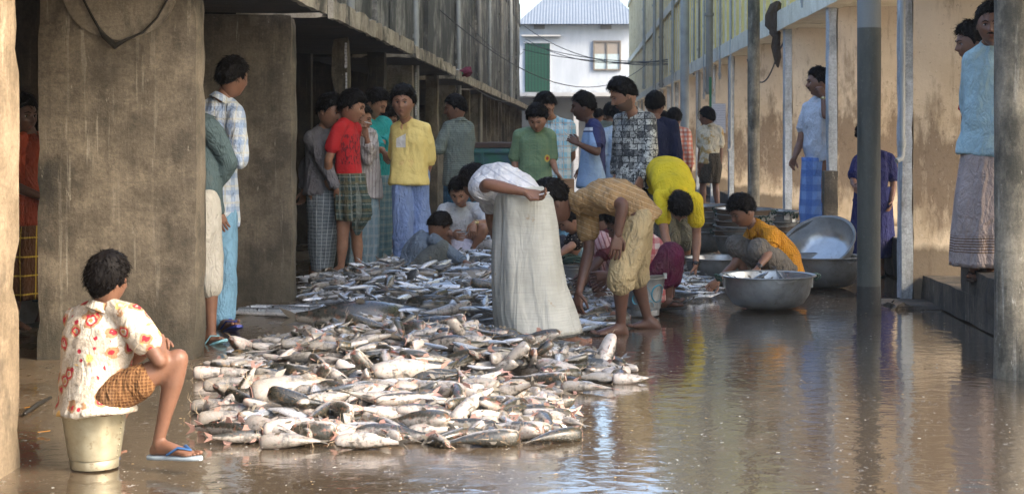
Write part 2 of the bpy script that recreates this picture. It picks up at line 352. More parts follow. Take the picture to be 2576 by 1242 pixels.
# upper wall with pilasters, window slots and drainpipes
b = MB(); b.gbox(-2.62, -2.32, 2, 20, 2.3, 3.25, .4, .02, .03, 21); b.gbox(-2.62, -2.32, 20, 36, 2.3, 4.5, .5, .02, .03, 21); b.build('upper_wall', MOULD, old); b = MB(); b.gbox(-2.62, -2.32, 36, 66, 2.3, 7.4, .6, .02, .03, 21); uw = b.build('upper_wall', MOULD, old)
b = MB(); b.gbox(-7, -2.62, 65.7, 66, 0, 7.4, .8, .02, .03, 22); b.build('end_wall', MOULD, old)
b = MB(); b.box(-7.2, -2.62, 2, 20, 3.1, 3.25); b.box(-7.2, -2.62, 20, 36, 4.3, 4.5); b.box(-7.2, -2.62, 36, 66, 7.2, 7.4); b.build('roof_slab', OLDD, old, smooth=False)
for i, Y in enumerate([y + .1 for y in ysl[2::2]]):
    b = MB(); b.gbox(-2.33, -2.24, Y, Y + .3, 2.3, 3.24 if Y < 19.8 else 4.48 if Y < 35.6 else 7.35, .3, .012, .03, 40 + i); b.build('pilaster', MOULD, old)
for i, Y in enumerate(np.arange(26, 65, 2.05)):
    b = MB(); b.box(-2.345, -2.30, Y, Y + 1.2, 5.6, 6.5); b.build('window_opening', plain('opening_shade', (.012, .012, .012), .9) if i == 0 else bpy.data.materials['opening_shade'], old, smooth=False)  # solid black slab, painting the shade inside each opening
for Y, zb, zt, r, m_ in ((21.0, 0, 4.5, .035, PIPE), (12.9, 2.27, 3.25, .05, PIPEO), (28.7, 0, 4.7, .04, PIPE), (15.5, 2.27, 3.25, .04, PIPE), (35.0, 0, 4.7, .05, PIPEO), (40.5, 2.2, 7.3, .05, PIPE), (47, 2.2, 7.3, .06, PIPEO), (54, 2.2, 7.3, .06, PIPE)):
    b = MB(); X = -2.13 if zb == 0 else -2.22
    b.tube([(X + .03, Y, zb), (X + .03, Y, (zb + zt) / 2), (X, Y, zt)], r, 10)
    for zz in np.arange(zb + .8, zt, 1.7): b.tube([(X + .02, Y, zz), (X + .02, Y, zz + .06)], r * 1.35, 10, rnd_end=False)
    b.build('drainpipe', m_, old)
# thin far partition blades
for Y in np.arange(37.6, 64, 1.9):
    b = MB(); b.gbox(-2.5, -2.1, Y, Y + .09, 0, 2.1, .4, .01, .02, int(Y * 3)); b.build('pillar', OLD, old)
# dark seam hanging across the near pillar head
b = MB(); pts = [W(205, -10, 8.90), W(228, 35, 8.90), W(248, 70, 8.895), W(262, 92, 8.895), W(290, 116, 8.89), W(318, 100, 8.895), (W(360, 82, 8.895)), W(395, 45, 8.895), W(425, -8, 8.90)]
b.tube([p for p in pts], [.006, .007, .008, .016, .02, .008, .007, .006, .006], 8)
single(b, 'rope', plain('black_rope', (.02, .017, .012), .9, bscale=120, bst=.6), pts[4], 'black sagging rope hung in a V across the head of the broad near pillar', 'rope')
b = MB(); rr = random.Random(3); F = []; c0 = W(300, -60, 8.916)
vv = []
for i in range(25):
    a = math.pi * i / 24; vv.append((c0.x + .33 * math.cos(a), 8.916 + rr.random() * .004, c0.z - .36 * math.sin(a) ** .8 + rr.random() * .008))
vv2 = [(p[0] * 1, p[1] + .03, p[2]) for p in vv]
b.add(vv + vv2, [tuple(range(24, -1, -1)), *[(i, i + 1, i + 26, i + 25) for i in range(24)]])
b.build('plaster_patch', concrete('pale_plaster_patch', (.17, .14, .10), (.25, .21, .155), mam=.1, flecks=.2), old, smooth=False)

# ---- paper notices stuck to the posts
PAPER = T('paper_notice'); t = PAPER; oo = t.obj(); xx, _, zz = t.sep(oo)
ln = t.m('MULTIPLY', t.stripe(zz, .03, .35), t.m('GREATER_THAN', t.noise(t.map(oo, (300, 300, 60)), 1.0, 2, .5), .5))
PAPER = t.out(t.mix(t.m('MULTIPLY', ln, .8), (.62, .62, .64), (.12, .12, .2)), .8)
for px, y0, y1, Y, w, lb in ((870, 108, 172, 14.9, 7, 'torn white paper strip pasted on the dark post above the moustached man'), (871, 183, 232, 14.9, 5, 'thin white scraped paper remains lower on the dark post'), (1046.5, 182, 292, 20.95, 6, 'long white printed paper strip pasted on the pole beside the man in yellow')):
    b = MB(); rr = random.Random(px); n = 9; L = []; Rr = []
    for i in range(n):
        p = W(px, y0 + (y1 - y0) * i / (n - 1), Y - .03); h = w * Y / FPX / 2
        L.append((p.x - h * rr.uniform(.6, 1), p.y, p.z)); Rr.append((p.x + h * rr.uniform(.7, 1), p.y, p.z))
    V = L + Rr + [(a[0], a[1] + .004, a[2]) for a in L + Rr]
    F = [(i, i + 1, n + i + 1, n + i) for i in range(n - 1)] + [(2 * n + i, 3 * n + i, 3 * n + i + 1, 2 * n + i + 1) for i in range(n - 1)]
    b.add(V, F); single(b, 'paper_notice', PAPER, W(px, y1, Y - .03), lb, 'paper notice', smooth=False)

# ---- yellow building on the right
def tanwall(name):
    t = T(name); o = t.obj(); x, y, z = t.sep(o)
    a = t.noise(o, 2.0, 7, .65); b = t.noise(t.map(o, (4, 4, 1.4)), 1.5, 7, .7); g = t.noise(o, 28, 6, .75)
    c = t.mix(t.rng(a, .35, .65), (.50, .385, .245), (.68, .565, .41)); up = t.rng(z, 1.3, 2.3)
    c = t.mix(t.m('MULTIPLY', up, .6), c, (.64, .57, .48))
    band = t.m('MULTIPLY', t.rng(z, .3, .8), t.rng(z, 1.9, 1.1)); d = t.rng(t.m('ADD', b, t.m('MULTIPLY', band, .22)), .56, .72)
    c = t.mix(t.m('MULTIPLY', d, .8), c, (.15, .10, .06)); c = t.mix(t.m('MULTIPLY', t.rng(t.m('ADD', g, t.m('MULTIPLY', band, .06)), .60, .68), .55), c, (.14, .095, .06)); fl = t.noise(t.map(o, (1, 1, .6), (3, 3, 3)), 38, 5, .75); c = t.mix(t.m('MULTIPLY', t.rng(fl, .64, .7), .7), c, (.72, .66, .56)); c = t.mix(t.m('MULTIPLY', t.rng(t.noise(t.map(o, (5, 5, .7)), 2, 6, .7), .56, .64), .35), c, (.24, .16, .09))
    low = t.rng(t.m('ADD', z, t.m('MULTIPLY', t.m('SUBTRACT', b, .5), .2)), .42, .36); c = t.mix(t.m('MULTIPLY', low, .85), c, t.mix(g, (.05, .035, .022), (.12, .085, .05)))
    return t.out(c, .85, t.bump(t.m('ADD', t.m('MULTIPLY', g, .6), b), .55, .012))
TAN = tanwall('dirty_tan_plaster')
POST = concrete('bluish_white_post', (.26, .28, .28), (.50, .53, .55), mould=(.10, .09, .075), mam=.3, flecks=.3, pale=(.6, .62, .66))
CREAM = concrete('cream_band_plaster', (.62, .56, .42), (.74, .69, .56), mould=(.22, .19, .14), mam=.1, flecks=.2, pale=(.66, .62, .52))
YEL = concrete('yellow_facade_plaster', (.82, .60, .14), (.86, .68, .22), mould=(.45, .36, .18), mam=.05, streak=(2, 2, .3), flecks=.12, pale=(.7, .62, .4))
LEDGE = concrete('dark_ledge_concrete', (.035, .028, .02), (.12, .095, .065), mam=.5, flecks=.5)
LTOP = plain('ledge_top_cement', (.34, .29, .22), .8, bscale=20, bst=.3, var=.3)
yel = thing('yellow_building', (2.6, 6, 0), 'long yellow two-storey market building with cream fins above tan open stalls, right side', 'building')
yr = [8.75, 12.07, 15.55, 18.8] + [22.2 + 3.45 * i for i in range(16)]
for i, Y in enumerate(yr):
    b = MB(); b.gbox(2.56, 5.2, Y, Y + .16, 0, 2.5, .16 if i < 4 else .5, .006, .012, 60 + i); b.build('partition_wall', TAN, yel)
    b = MB(); b.gbox(2.47, 2.56, Y - .015, Y + .17, 0, 2.5, .1 if i < 5 else .4, .005, .012, 90 + i); b.build('post', POST, yel)
b = MB(); b.gbox(2.5, 5.3, 6.6, 75, 2.5, 2.6, .5, .008, .01, 4); b.build('stall_ceiling', CREAM, yel)
for i, Y in enumerate(yr[:8]):      # raised floors of the stalls
    y1 = yr[i + 1]
    if i in (1,): b = MB(); b.gbox(2.78, 5.2, Y + .16, y1, 0, .34, .2, .01, .03, i + 5); st = b.build('ledge', LEDGE, yel); b = MB(); b.box(2.80, 5.19, Y + .17, y1 - .01, .34, .352); b.build('ledge_top', LTOP, st, smooth=False)
    else: b = MB(); b.gbox(2.60 if i else 2.62, 5.2, Y + .16, y1, 0, .2, .3, .01, .03, i + 5); b.build('ledge', LEDGE, yel)
b = MB(); b.gbox(2.63, 5.2, 7.2, 8.75, 0, .36, .15, .01, .03, 3); b.build('ledge', LEDGE, yel)
b = MB(); b.gbox(2.63, 5.2, 8.905, 10.9, 0, .362, .11, .014, .05, 31); b.build('ledge', LEDGE, yel)
b = MB(); b.gbox(2.42, 2.60, 6.6, 75, 2.48, 2.72, .35, .008, .02, 7); b.build('beam', CREAM, yel)
b = MB(); b.box(2.52, 2.9, 6.6, 75, 2.72, 4.4); b.build('facade_panel', YEL, yel, smooth=False)
b = MB(); b.box(2.52, 2.9, 6.6, 75, 4.62, 9.6); b.build('facade_panel', YEL, yel, smooth=False)
b = MB(); b.gbox(2.45, 2.9, 6.6, 75, 4.4, 4.62, .5, .006, .01, 8); b.build('floor_band', CREAM, yel)
b = MB(); b.gbox(2.45, 2.9, 6.6, 75, 7.1, 7.3, .5, .006, .01, 8); b.build('floor_band', CREAM, yel)
b = MB(); b.box(2.9, 5.3, 5.9, 75, 2.7, 9.6); b.build('upper_storeys', CREAM, yel, smooth=False)
for i, Y in enumerate(np.arange(7.0, 74.5, .78)):
    b = MB(); b.gbox(2.492, 2.525, Y, Y + .10, 2.72, 4.395, .4, .002, .004, i); b.box(2.492, 2.525, Y, Y + .10, 4.63, 9.55); b.build('fin', CREAM, yel)
# column, pipes
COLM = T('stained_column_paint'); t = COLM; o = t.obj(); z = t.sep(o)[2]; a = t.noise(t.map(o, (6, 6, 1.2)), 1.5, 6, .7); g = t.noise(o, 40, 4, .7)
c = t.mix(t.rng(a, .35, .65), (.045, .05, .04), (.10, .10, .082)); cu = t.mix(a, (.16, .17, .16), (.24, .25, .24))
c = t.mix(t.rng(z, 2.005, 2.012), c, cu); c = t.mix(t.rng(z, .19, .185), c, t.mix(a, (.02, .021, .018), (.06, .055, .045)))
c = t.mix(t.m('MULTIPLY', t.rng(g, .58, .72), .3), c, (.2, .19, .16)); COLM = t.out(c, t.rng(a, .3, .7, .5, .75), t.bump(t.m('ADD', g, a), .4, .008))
OLDCOL = concrete('peeling_column', (.10, .09, .068), (.27, .24, .18), mould=(.03, .03, .022), mam=.55, streak=(9, 9, 2), flecks=.9, pale=(.42, .40, .34))
def column(X, Y, r, h, mat, z0=-.03, prof=None):
    b = MB(); zs = np.linspace(z0, h, 26); b.lathe([(r * (1 + .02 * math.sin(z * 3 + X)) * (1.03 if (z < .19) else 1), z) for z in zs], (X, Y, 0), 28)
    V = np.array(b.v); b.v = [tuple(p) for p in V + np.stack([vnoise(V * 7, 3), vnoise(V * 7, 4), V[:, 0] * 0], 1) * r * .035]; return b.build('column', mat, yel)
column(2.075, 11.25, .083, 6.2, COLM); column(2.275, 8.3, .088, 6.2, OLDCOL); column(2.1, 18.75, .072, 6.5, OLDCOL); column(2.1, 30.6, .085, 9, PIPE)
b = MB(); V = []
b.gbox(2.25, 3.2, 11.4, 12.06, -.05, .018, .06, .012, .12, 5)
single(b, 'cement_skirt', LEDGE, (2.5, 11.8, 0), 'low rough cement patch in the water at the foot of the near tan partition', 'cement patch')
def wallpipe(px, X, y1, r, zt=9.3, elbow=False, mat=PIPE, brk=False):
    Y = X * FPX / (px - VX); zb = CAMH - (y1 - VY) * Y / FPX; b = MB()
    pts = [(X, Y, zt), (X + .01, Y, (zt + zb) / 2), (X, Y, zb)]
    if elbow: pts += [(X - .01, Y - .01, zb - .03), (X - .05, Y - .03, zb - .05)]
    b.tube(pts, r, 12, rnd_end=False)
    for zz in np.arange(zb + .05, zt, 1.3): b.tube([(X, Y, zz), (X, Y, zz + .05)], r * 1.35, 12, rnd_end=False)
    b.build('drainpipe', mat, yel)
for a in ((1784, 2.3, 238, .062, 9.3, False, PIPEO), (1838, 2.43, 370, .022, 9.3, True), (2270, 2.44, 388, .02, 9.3, True), (1663, 2.35, 220, .055, 9.3, False, PIPEO), (1758, 2.44, 300, .022, 9.3, False, PIPEO),
          (1646, 2.3, 245, .05, 9.3, True), (1620, 2.3, 225, .05), (1692, 2.4, 320, .04), (1745, 2.46, 190, .02), (1811, 2.42, 200, .02), (2019, 2.42, 20, .018), (1771, 2.42, 250, .02)): wallpipe(*a)

# ---- short black stump in front of the man in the blue checked wrap
b = MB(); p0 = W(2092, 585, 15.2); b.gbox(p0.x - .075, p0.x + .07, 15.2, 15.36, -.04, .9, .05, .008, .03, 3)
single(b, 'stub_post', concrete('black_stained_stub', (.035, .03, .022), (.13, .11, .08), mam=.4, flecks=.9), (p0.x, 15.28, 0), 'short broken square post, black and stained, standing in front of the blue checked wrap', 'post')

# ---- white building closing the lane
WH = T('white_wash'); t = WH; o = t.obj(); a = t.noise(t.map(o, (1, 1, .25)), 1.4, 7, .7); z = t.sep(o)[2]
c = t.mix(t.rng(a, .35, .6), (.36, .40, .45), (.45, .49, .54)); d = t.rng(t.m('ADD', t.noise(o, 1.8, 8, .75), t.rng(z, 5.0, 3.2, -.25, .12)), .56, .7)
c = t.mix(t.m('MULTIPLY', d, .55), c, (.22, .23, .23)); WH = t.out(c, .85, t.bump(t.noise(o, 8, 6, .6), .2, .02))
wb = thing('white_building', (0, 80, 0), 'white two-storey building with a green shutter door and tin roof closing the lane', 'building')
b = MB(); b.box(-3.6, 7, 80, 80.3, 3.2, 6.75); b.build('wall', WH, wb, smooth=False)
b = MB(); b.box(-3.6, 7, 82.2, 82.4, 0, 3.2); b.build('lower_wall', plain('grey_lower_wall', (.17, .175, .18), .85, bscale=4, var=.35), wb, smooth=False)
b = MB(); b.box(-3.9, 7, 79.2, 82.2, 3.02, 3.2); b.build('balcony_slab', plain('slab_concrete', (.42, .42, .42), .85, bscale=6, var=.3), wb, smooth=False)
for X in (-3.4, -.1, 3.3): b = MB(); b.box(X, X + .25, 79.6, 79.85, 0, 3.02); b.build('pillar', bpy.data.materials['slab_concrete'], wb, smooth=False)
GS = T('green_shutter'); t = GS; x, y, z = t.sep(t.obj()); s = t.stripe(x, .16, .35); s2 = t.stripe(z, .42, .06)
GS = t.out(t.mix(s, (.004, .06, .03), (.002, .016, .012)), .5, t.bump(t.m('ADD', s, s2), .5, .03))
b = MB(); b.box(-2.55, -1.30, 79.93, 79.99, 3.25, 5.68); dr = b.build('door', GS, wb, smooth=False)
b = MB(); b.box(-2.62, -1.24, 79.9, 79.98, 5.69, 5.80); b.box(-1.29, -1.22, 79.9, 79.98, 3.25, 5.69); b.build('door_frame', plain('door_frame_paint', (.5, .52, .54), .7), dr, smooth=False)
b = MB(); b.box(-2.7, -.75, 79.6, 79.99, 6.02, 6.10); b.build('door_hood', bpy.data.materials['slab_concrete'], wb, smooth=False)
b = MB(); 
for q in ((.88, 2.28, 4.33, 4.40), (.88, 2.28, 5.74, 5.82), (.88, .96, 4.40, 5.74), (2.2, 2.28, 4.40, 5.74), (1.55, 1.60, 4.40, 5.74)): b.box(q[0], q[1], 79.88, 79.98, q[2], q[3])
wd = b.build('window', plain('window_frame_brown', (.16, .14, .12), .7), wb, smooth=False)
b = MB(); b.box(.96, 1.55, 79.94, 79.985, 4.40, 5.15); b.box(1.60, 2.2, 79.94, 79.985, 4.40, 5.15); b.build('pane', plain('frosted_pane', (.40, .48, .50), .25, bst=0), wd, smooth=False)
b = MB(); b.box(.96, 1.55, 79.95, 79.985, 5.15, 5.74); b.box(1.60, 2.2, 79.95, 79.985, 5.15, 5.74); b.build('upper_pane', plain('brown_pane', (.26, .23, .20), .5, bst=0), wd, smooth=False)
for X in (-2.1, 1.25): b = MB(); b.box(X, X + .55, 79.9, 79.99, 6.40, 6.62); b.build('vent', plain('vent_dark', (.2, .2, .2), .9), wb, smooth=False)
TIN = T('corrugated_tin'); t = TIN; o = t.obj(); x = t.sep(o)[0]; w = t.m('SINE', t.m('MULTIPLY', x, 42)); a = t.noise(o, 3, 5, .6)
c = t.mix(a, (.16, .195, .23), (.25, .285, .32)); c = t.mix(t.m('MULTIPLY', t.rng(w, 0, 1), .3), c, (.14, .165, .20)); c = t.mix(t.m('MULTIPLY', t.rng(t.noise(o, 5, 6, .7), .58, .7), .5), c, (.3, .27, .24))
TIN = t.out(c, .55, t.bump(w, .5, .02), Metallic=.25)
b = MB(); b.add([(-3.0, 79.3, 6.62), (3.4, 79.3, 6.62), (1.7, 83.6, 8.75), (-1.1, 83.6, 8.75), (3.4, 88, 6.62), (-3.0, 88, 6.62)], [(0, 1, 2, 3), (3, 2, 4, 5), (0, 3, 5), (1, 4, 2), (0, 5, 4, 1)])
b.build('roof', TIN, wb, smooth=False)

# ---- cables over the lane
CAB = plain('black_cable', (.07, .07, .075), .7, bst=0)
def cable(a, b_, sag, r=.012, lb='', mat=CAB, n=18):
    b = MB(); pts = [a.lerp(b_, i / n) + Vector((0, 0, -sag * 4 * (i / n) * (1 - i / n))) for i in range(n + 1)]; b.tube(pts, r, 6, rnd_end=False)
    single(b, 'cable', mat, a, lb, 'cable', 'cables strung across the lane')
for a, Ya, c_, Yc, s, lb in (((1318, 105), 66, (1684, 155), 43, .25, 'upper thick cable sagging from the dark left building past the white building window'), ((1322, 98), 66, (1682, 150), 43, .45, 'second cable just under the upper one before the white building'), ((1316, 125), 66, (1684, 160), 43, .15, 'straightest cable of the bundle before the white building'),
        ((1314, 62), 66, (1684, 163), 43, .5, 'highest starting cable, from under the tin roof edge to the yellow facade'), ((1100, 20), 27, (1640, 150), 50, 1.1, 'long slack cable from the mouldy wall across to the yellow facade'), ((1150, 190), 25.5, (1325, 238), 60, .35, 'low pale cable drooping along the edge of the left canopies'),
        ((1180, 60), 31, (1318, 130), 62, .4, 'cable running along the mouldy upper wall')):
    cable(W(*a, Ya), W(*c_, Yc), s, .014 if Ya > 40 else .010, lb)
cable(W(2012, -20, 17.8), W(1958, 128, 20.2), .1, .012, 'thin cable dropping diagonally past the hanging brown rag'); cable(W(1958, 128, 20.2), W(1880, 150, 21), .35, .010, 'thin cable looping from the rag to the old column')
# ---- rag knotted on a hook
RAG = cloth('brown_rag_cloth', (.11, .082, .062), folds=2.0)
p = W(1948, 60, 19.2)
b = MB(); S = []
for z, rx, dx in ((.32, .02, .03), (.28, .075, .02), (.12, .095, -.02), (-.02, .10, -.03), (-.10, .06, 0), (-.14, .075, .0), (-.2, .05, .02), (-.32, .055, .02), (-.46, .05, .03), (-.55, .03, .035), (-.62, .008, .045)):
    S.append((p + Vector((dx, 0, z * .86)), (1, 0, 0), (0, 1, 0), rx * .85, rx * .5))
b.loft(S, 26, rip=lambda q, th: 1 + .18 * np.sin(5 * th + q * 4) + .1 * np.sin(9 * th)); V = np.array(b.v)
b.v = [tuple(v) for v in V + np.stack([vnoise(V * 14, a) for a in (1, 2, 3)], 1) * .015]
single(b, 'rag', RAG, p, 'knotted brown rag hanging from the cream beam above the second stall', 'rag')
# ---- notice board on the tan wall, far right
b = MB(); q = W(1786, 200, 27.2); b.box(q.x - .02, q.x + .02, 27.1, 27.14, 1.3, 2.2); b2 = thing('notice_board', (q.x, 27.1, 1.2), 'green-edged paper notice board beside the broken pipe on the stall wall', 'notice board')
b.build('frame', plain('green_frame', (.02, .16, .07), .6), b2); b = MB(); b.box(q.x + .02, q.x + .26, 27.12, 27.14, 1.25, 1.75); b.build('paper', PAPER, b2)

# ---- green steel skip with a dark board on top
GSK = T('green_skip_paint'); t = GSK; o = t.obj(); a = t.noise(o, 5, 6, .7); GSK = t.out(t.mix(t.rng(a, .4, .62), (.02, .13, .085), (.03, .085, .12)), .5, t.bump(a, .2, .01))
p = W(1190, 440, 20.5); q = W(1300, 440, 20.5)
sk = thing('green_skip', ((p.x + q.x) / 2, 21.3, 0), 'green painted steel skip behind the boy in the green shirt', 'skip')
b = MB(); b.gbox(p.x, q.x + .5, 20.5, 22.1, .1, 1.05, .3, .006, .01, 2); b.box(p.x - .03, q.x + .53, 20.46, 22.14, 1.0, 1.055); b.build('body', GSK, sk, smooth=False)
b = MB(); 
for x in (p.x + .1, p.x + .55, p.x + 1.0): b.box(x, x + .04, 20.455, 20.5, .12, 1.0)
b.build('rib', GSK, sk, smooth=False)
b = MB(); b.gbox(p.x - .02, q.x + .3, 20.6, 22.0, 1.06, 1.13, .2, .01, .02, 2); b.build('lid', plain('rusty_board', (.06, .035, .025), .8, var=.5), sk)
for x in (p.x + .15, q.x + .3):
    b = MB(); M = Matrix.Translation((x, 20.7, .1)) @ Matrix.Rotation(R(90), 4, 'X'); b.lathe([(.0, -.03), (.1, -.03), (.1, .03), (0, .03)], (0, 0, 0), 20, M=M); b.build('wheel', plain('black_rubber', (.02, .02, .02), .8), sk)
# rubbish on the canopy
for i, (px, py, col, lb) in enumerate(((1172, 180, (.16, .03, .06), 'crumpled dark red cloth lying on the canopy edge'), (1158, 187, (.05, .2, .12), 'small green rag lying on the canopy edge beside the red one'), (1150, 196, (.6, .6, .58), 'scrap of white plastic lying on the canopy edge'))):
    c0 = W(px, py, 26.0); c0.z = 2.24; b = MB(); b.ell(c0, ((1, 0, 0), (0, 1, 0), (0, 0, 1)), (.1, .12, .07 if i == 0 else .03), 18); V = np.array(b.v)
    b.v = [tuple(v) for v in V + np.stack([vnoise(V * 16, a + i) for a in (1, 2, 3)], 1) * .04]; single(b, 'rag', cloth('rag_cloth', col, folds=1.5), c0 - Vector((0, 0, .05)), lb, 'rag')
# ================================================================ BASINS AND BUCKETS
AL = alum('dull_aluminium', (.40, .41, .40), .45, .65); ALS = alum('brown_stained_aluminium', (.20, .145, .10), .6, .9, .3); ALD = alum('grimy_aluminium', (.30, .30, .28), .5, .8, .6); ALI = alum('bright_aluminium_inside', (.62, .64, .64), .33, .35, .85)
ROPE = plain('green_rope', (.05, .085, .065), .9, bscale=200, bst=.8); RIV = plain('rivet_plate', (.4, .4, .38), .45, .7)
def basin(Wd, H, loc, label, M=None, group='aluminium basins', rope=True, mat=AL, name='basin', seed=0, cat='basin'):
    r = Wd / 2; o = thing(name, loc, label, cat, group)
    if M: o.rotation_euler = M
    b = MB(); out = [(0, .006), (r * .50, .004), (r * .60, .012), (r * .74, H * .16), (r * .85, H * .42), (r * .905, H * .75), (r * .925, H * .97), (r * 1.0, H * .985), (r * 1.005, H * 1.01), (r * .99, H * 1.03), (r * .93, H * 1.0)]
    b.lathe(out, (0, 0, 0), 56); V = np.array(b.v); V[:, :3] += np.stack([vnoise(V * 6 + seed, 1), vnoise(V * 6 + seed, 2), V[:, 0] * 0], 1) * r * .012; b.v = [tuple(v) for v in V]
    me = b.mesh('shell'); me.materials.append(mat); s = bpy.data.objects.new('shell', me); scene.collection.objects.link(s); s.parent = o
    b = MB(); b.lathe([(r * .925, H * .995), (r * .895, H * .75), (r * .84, H * .44), (r * .73, H * .19), (r * .58, .02), (0, .014)], (0, 0, 0), 56)
    me = b.mesh('inner_surface'); me.materials.append(ALI); s = bpy.data.objects.new('inner_surface', me); scene.collection.objects.link(s); s.parent = o
    if rope:
        for sg in (-1, 1):
            b = MB(); rr = random.Random(seed + sg)
            pts = []
            for i in range(22):
                a = i / 21 * math.pi * 2.0; pts.append(Vector((sg * (r * 1.0 + .012 + .018 * math.cos(a * 2.3)), .055 * math.cos(a * .5) , H * .93 + .022 * math.sin(a * 2.3 + rr.random()))))
            b.tube(pts, .007, 7); me = b.mesh('rope_handle'); me.materials.append(ROPE); s = bpy.data.objects.new('rope_handle', me); scene.collection.objects.link(s); s.parent = o
            b = MB(); b.box(sg * r * .915 - .004, sg * r * .93 + .004, -.035, .035, H * .62, H * .93); me = b.mesh('handle_plate', smooth=False); me.materials.append(RIV); s = bpy.data.objects.new('handle_plate', me); scene.collection.objects.link(s); s.parent = o
    return o
def bz(py, Y): return CAMH - (py - VY) * Y / FPX
def Xp(px, Y): return (px - VX) * Y / FPX
Yb = 11.55
BAS1 = basin(.70, .235, (Xp(1931, Yb), Yb, 0), 'large dull aluminium basin of fish in front of the squatting boy in orange', seed=1); BAS1.rotation_euler.z = .12
BAS2 = basin(.66, .25, (Xp(2072, 13.1), 13.1, 0), 'dark aluminium basin on the wet floor carrying a second tilted basin', mat=ALD, seed=2)
# tilted basin leaning in the one below: its open mouth faces the camera
b3 = basin(.66, .20, (Xp(2080, 13.2), 13.34, .20), 'tilted aluminium basin with its bright inside showing, leaning in the dark floor basin', mat=ALD, seed=5, rope=False)
b3.rotation_euler = (R(33), R(-27), R(0))
basin(.62, .2, (Xp(1815, 13.4), 13.6, 0), 'basin half hidden between the yellow-shirted man and the boy in orange', mat=ALD, seed=6)
# stacks
def stack(px, Y, Wd, n, lbl, grp, seed):
    ordn = ['lowest', 'second lowest', 'third from the bottom', 'fourth from the bottom', 'fifth from the bottom', 'sixth from the bottom', 'topmost']
    H = .22 * Wd / .6
    for k in range(n):
        nm = 'topmost' if k == n - 1 else ordn[k]
        o = basin(Wd * (1 - .004 * k), H, (Xp(px, Y) + rnd.uniform(-.012, .012), Y + rnd.uniform(-.02, .02), .054 * k + .002), nm + ' basin of the ' + lbl, group=grp, seed=seed + k, mat=ALS if k % 2 else ALD)
        o.rotation_euler = (rnd.uniform(-.05, .05), rnd.uniform(-.05, .05), rnd.uniform(-.7, .7) - .6)
stack(1768, 16.8, .60, 6, 'stack behind the man in the yellow T-shirt', 'basins nested in the left stack', 20)
stack(1872, 16.0, .62, 6, 'wide stack right behind the boy in orange', 'basins nested in the middle stack', 40)
stack(1942, 17.0, .60, 5, 'stack by the stall post at right', 'basins nested in the right stack', 60)
def bucket(c, rt, rb, H, label, mat, seed=0, name='bucket', handle=True, deco=False):
    o = thing(name, c, label, 'bucket'); b = MB()
    b.lathe([(0, .012), (rb * .96, .012), (rb, 0), (rb * 1.015, H * .13), (rb * .985, H * .145), (rb + (rt - rb) * .16, H * .16), (rb + (rt - rb) * .6, H * .6), (rt, H * .985), (rt * 1.03, H), (rt * 1.0, H * 1.01), (rt * .965, H * .99), (rb * .95, .02), (0, .02)], (0, 0, 0), 48)
    V = np.array(b.v); V += np.stack([vnoise(V * 9 + seed, 1), vnoise(V * 9 + seed, 2), V[:, 0] * 0], 1) * rt * .02; b.v = [tuple(v) for v in V]
    me = b.mesh('shell'); me.materials.append(mat); s = bpy.data.objects.new('shell', me); scene.collection.objects.link(s); s.parent = o
    for k, a in enumerate((2.9, 6.0)):
        b = MB()
        for i in range(9):
            f = .2 + .72 * i / 8; rr_ = rb + (rt - rb) * f + .002; b.ell((rr_ * math.cos(a - 6.6 * 0 + k * .0 - 0), rr_ * math.sin(a), H * f), ((1, 0, 0), (0, 1, 0), (0, 0, 1)), (.004, .004, .004), 6)
        b.box(rt * math.cos(a) - .012, rt * math.cos(a) + .012, rt * math.sin(a) - .012, rt * math.sin(a) + .012, H * .9, H * 1.03)
        me = b.mesh('seam_and_lug'); me.materials.append(mat); s = bpy.data.objects.new('seam_and_lug', me); scene.collection.objects.link(s); s.parent = o
    if handle:
        b = MB(); a = np.linspace(0, math.pi, 17); b.tube([Vector((rt * 1.04 * math.cos(x), -rt * 1.04 * math.sin(x) * 1.0, H * .97 - .02 * math.sin(x))) for x in a], .004, 7)
        me = b.mesh('handle'); me.materials.append(ALD); s = bpy.data.objects.new('handle', me); scene.collection.objects.link(s); s.parent = o
    if deco:
        for cx, cz, rr_ in ((-.15, .55, .055), (.75, .55, .06), (.25, .25, .035), (-.65, .4, .03)):
            b = MB()
            pts = []
            for i in range(22):
                a = i / 21 * 5.4; ang = -math.pi / 2 + cx + rr_ * math.cos(a) / rt; f = cz + rr_ * math.sin(a) / H; rad = rb + (rt - rb) * f + .003
                pts.append((rad * math.cos(ang), rad * math.sin(ang), H * f))
            b.tube(pts, .005, 6, flat=.4); me = b.mesh('painted_curl'); me.materials.append(deco); s = bpy.data.objects.new('painted_curl', me); scene.collection.objects.link(s); s.parent = o
    return o
BUK = T('cream_enamel_bucket'); t = BUK; o = t.obj(); a = t.noise(o, 9, 6, .7); z = t.sep(o)[2]
c = t.mix(t.rng(a, .35, .65), (.33, .29, .19), (.46, .42, .30)); c = t.mix(t.m('MULTIPLY', t.rng(t.noise(o, 30, 5, .75), .58, .68), .7), c, (.16, .11, .05)); c = t.mix(t.m('MULTIPLY', t.rng(z, .05, 0), .5), c, (.12, .09, .05))
BUK = t.out(c, t.rng(a, .3, .7, .35, .55), t.bump(t.m('ADD', a, t.vor(o, 14)), .25, .006), Metallic=.45)
bucket((Xp(238, 6.08), 6.08, 0), .124, .090, .236, 'cream metal bucket turned into a seat under the boy in the flowered shirt', BUK, 1, handle=False)
bucket((Xp(1623, 11.1), 11.1, 0), .142, .10, .285, 'grey metal bucket with blue painted curls behind the legs of the man in tan', AL, 3, deco=plain('blue_bucket_paint', (.04, .24, .33), .5))
bucket((Xp(1442, 12.6), 12.6, 0), .10, .07, .22, 'small metal pail with coiled green rope on its rim', ALD, 4)
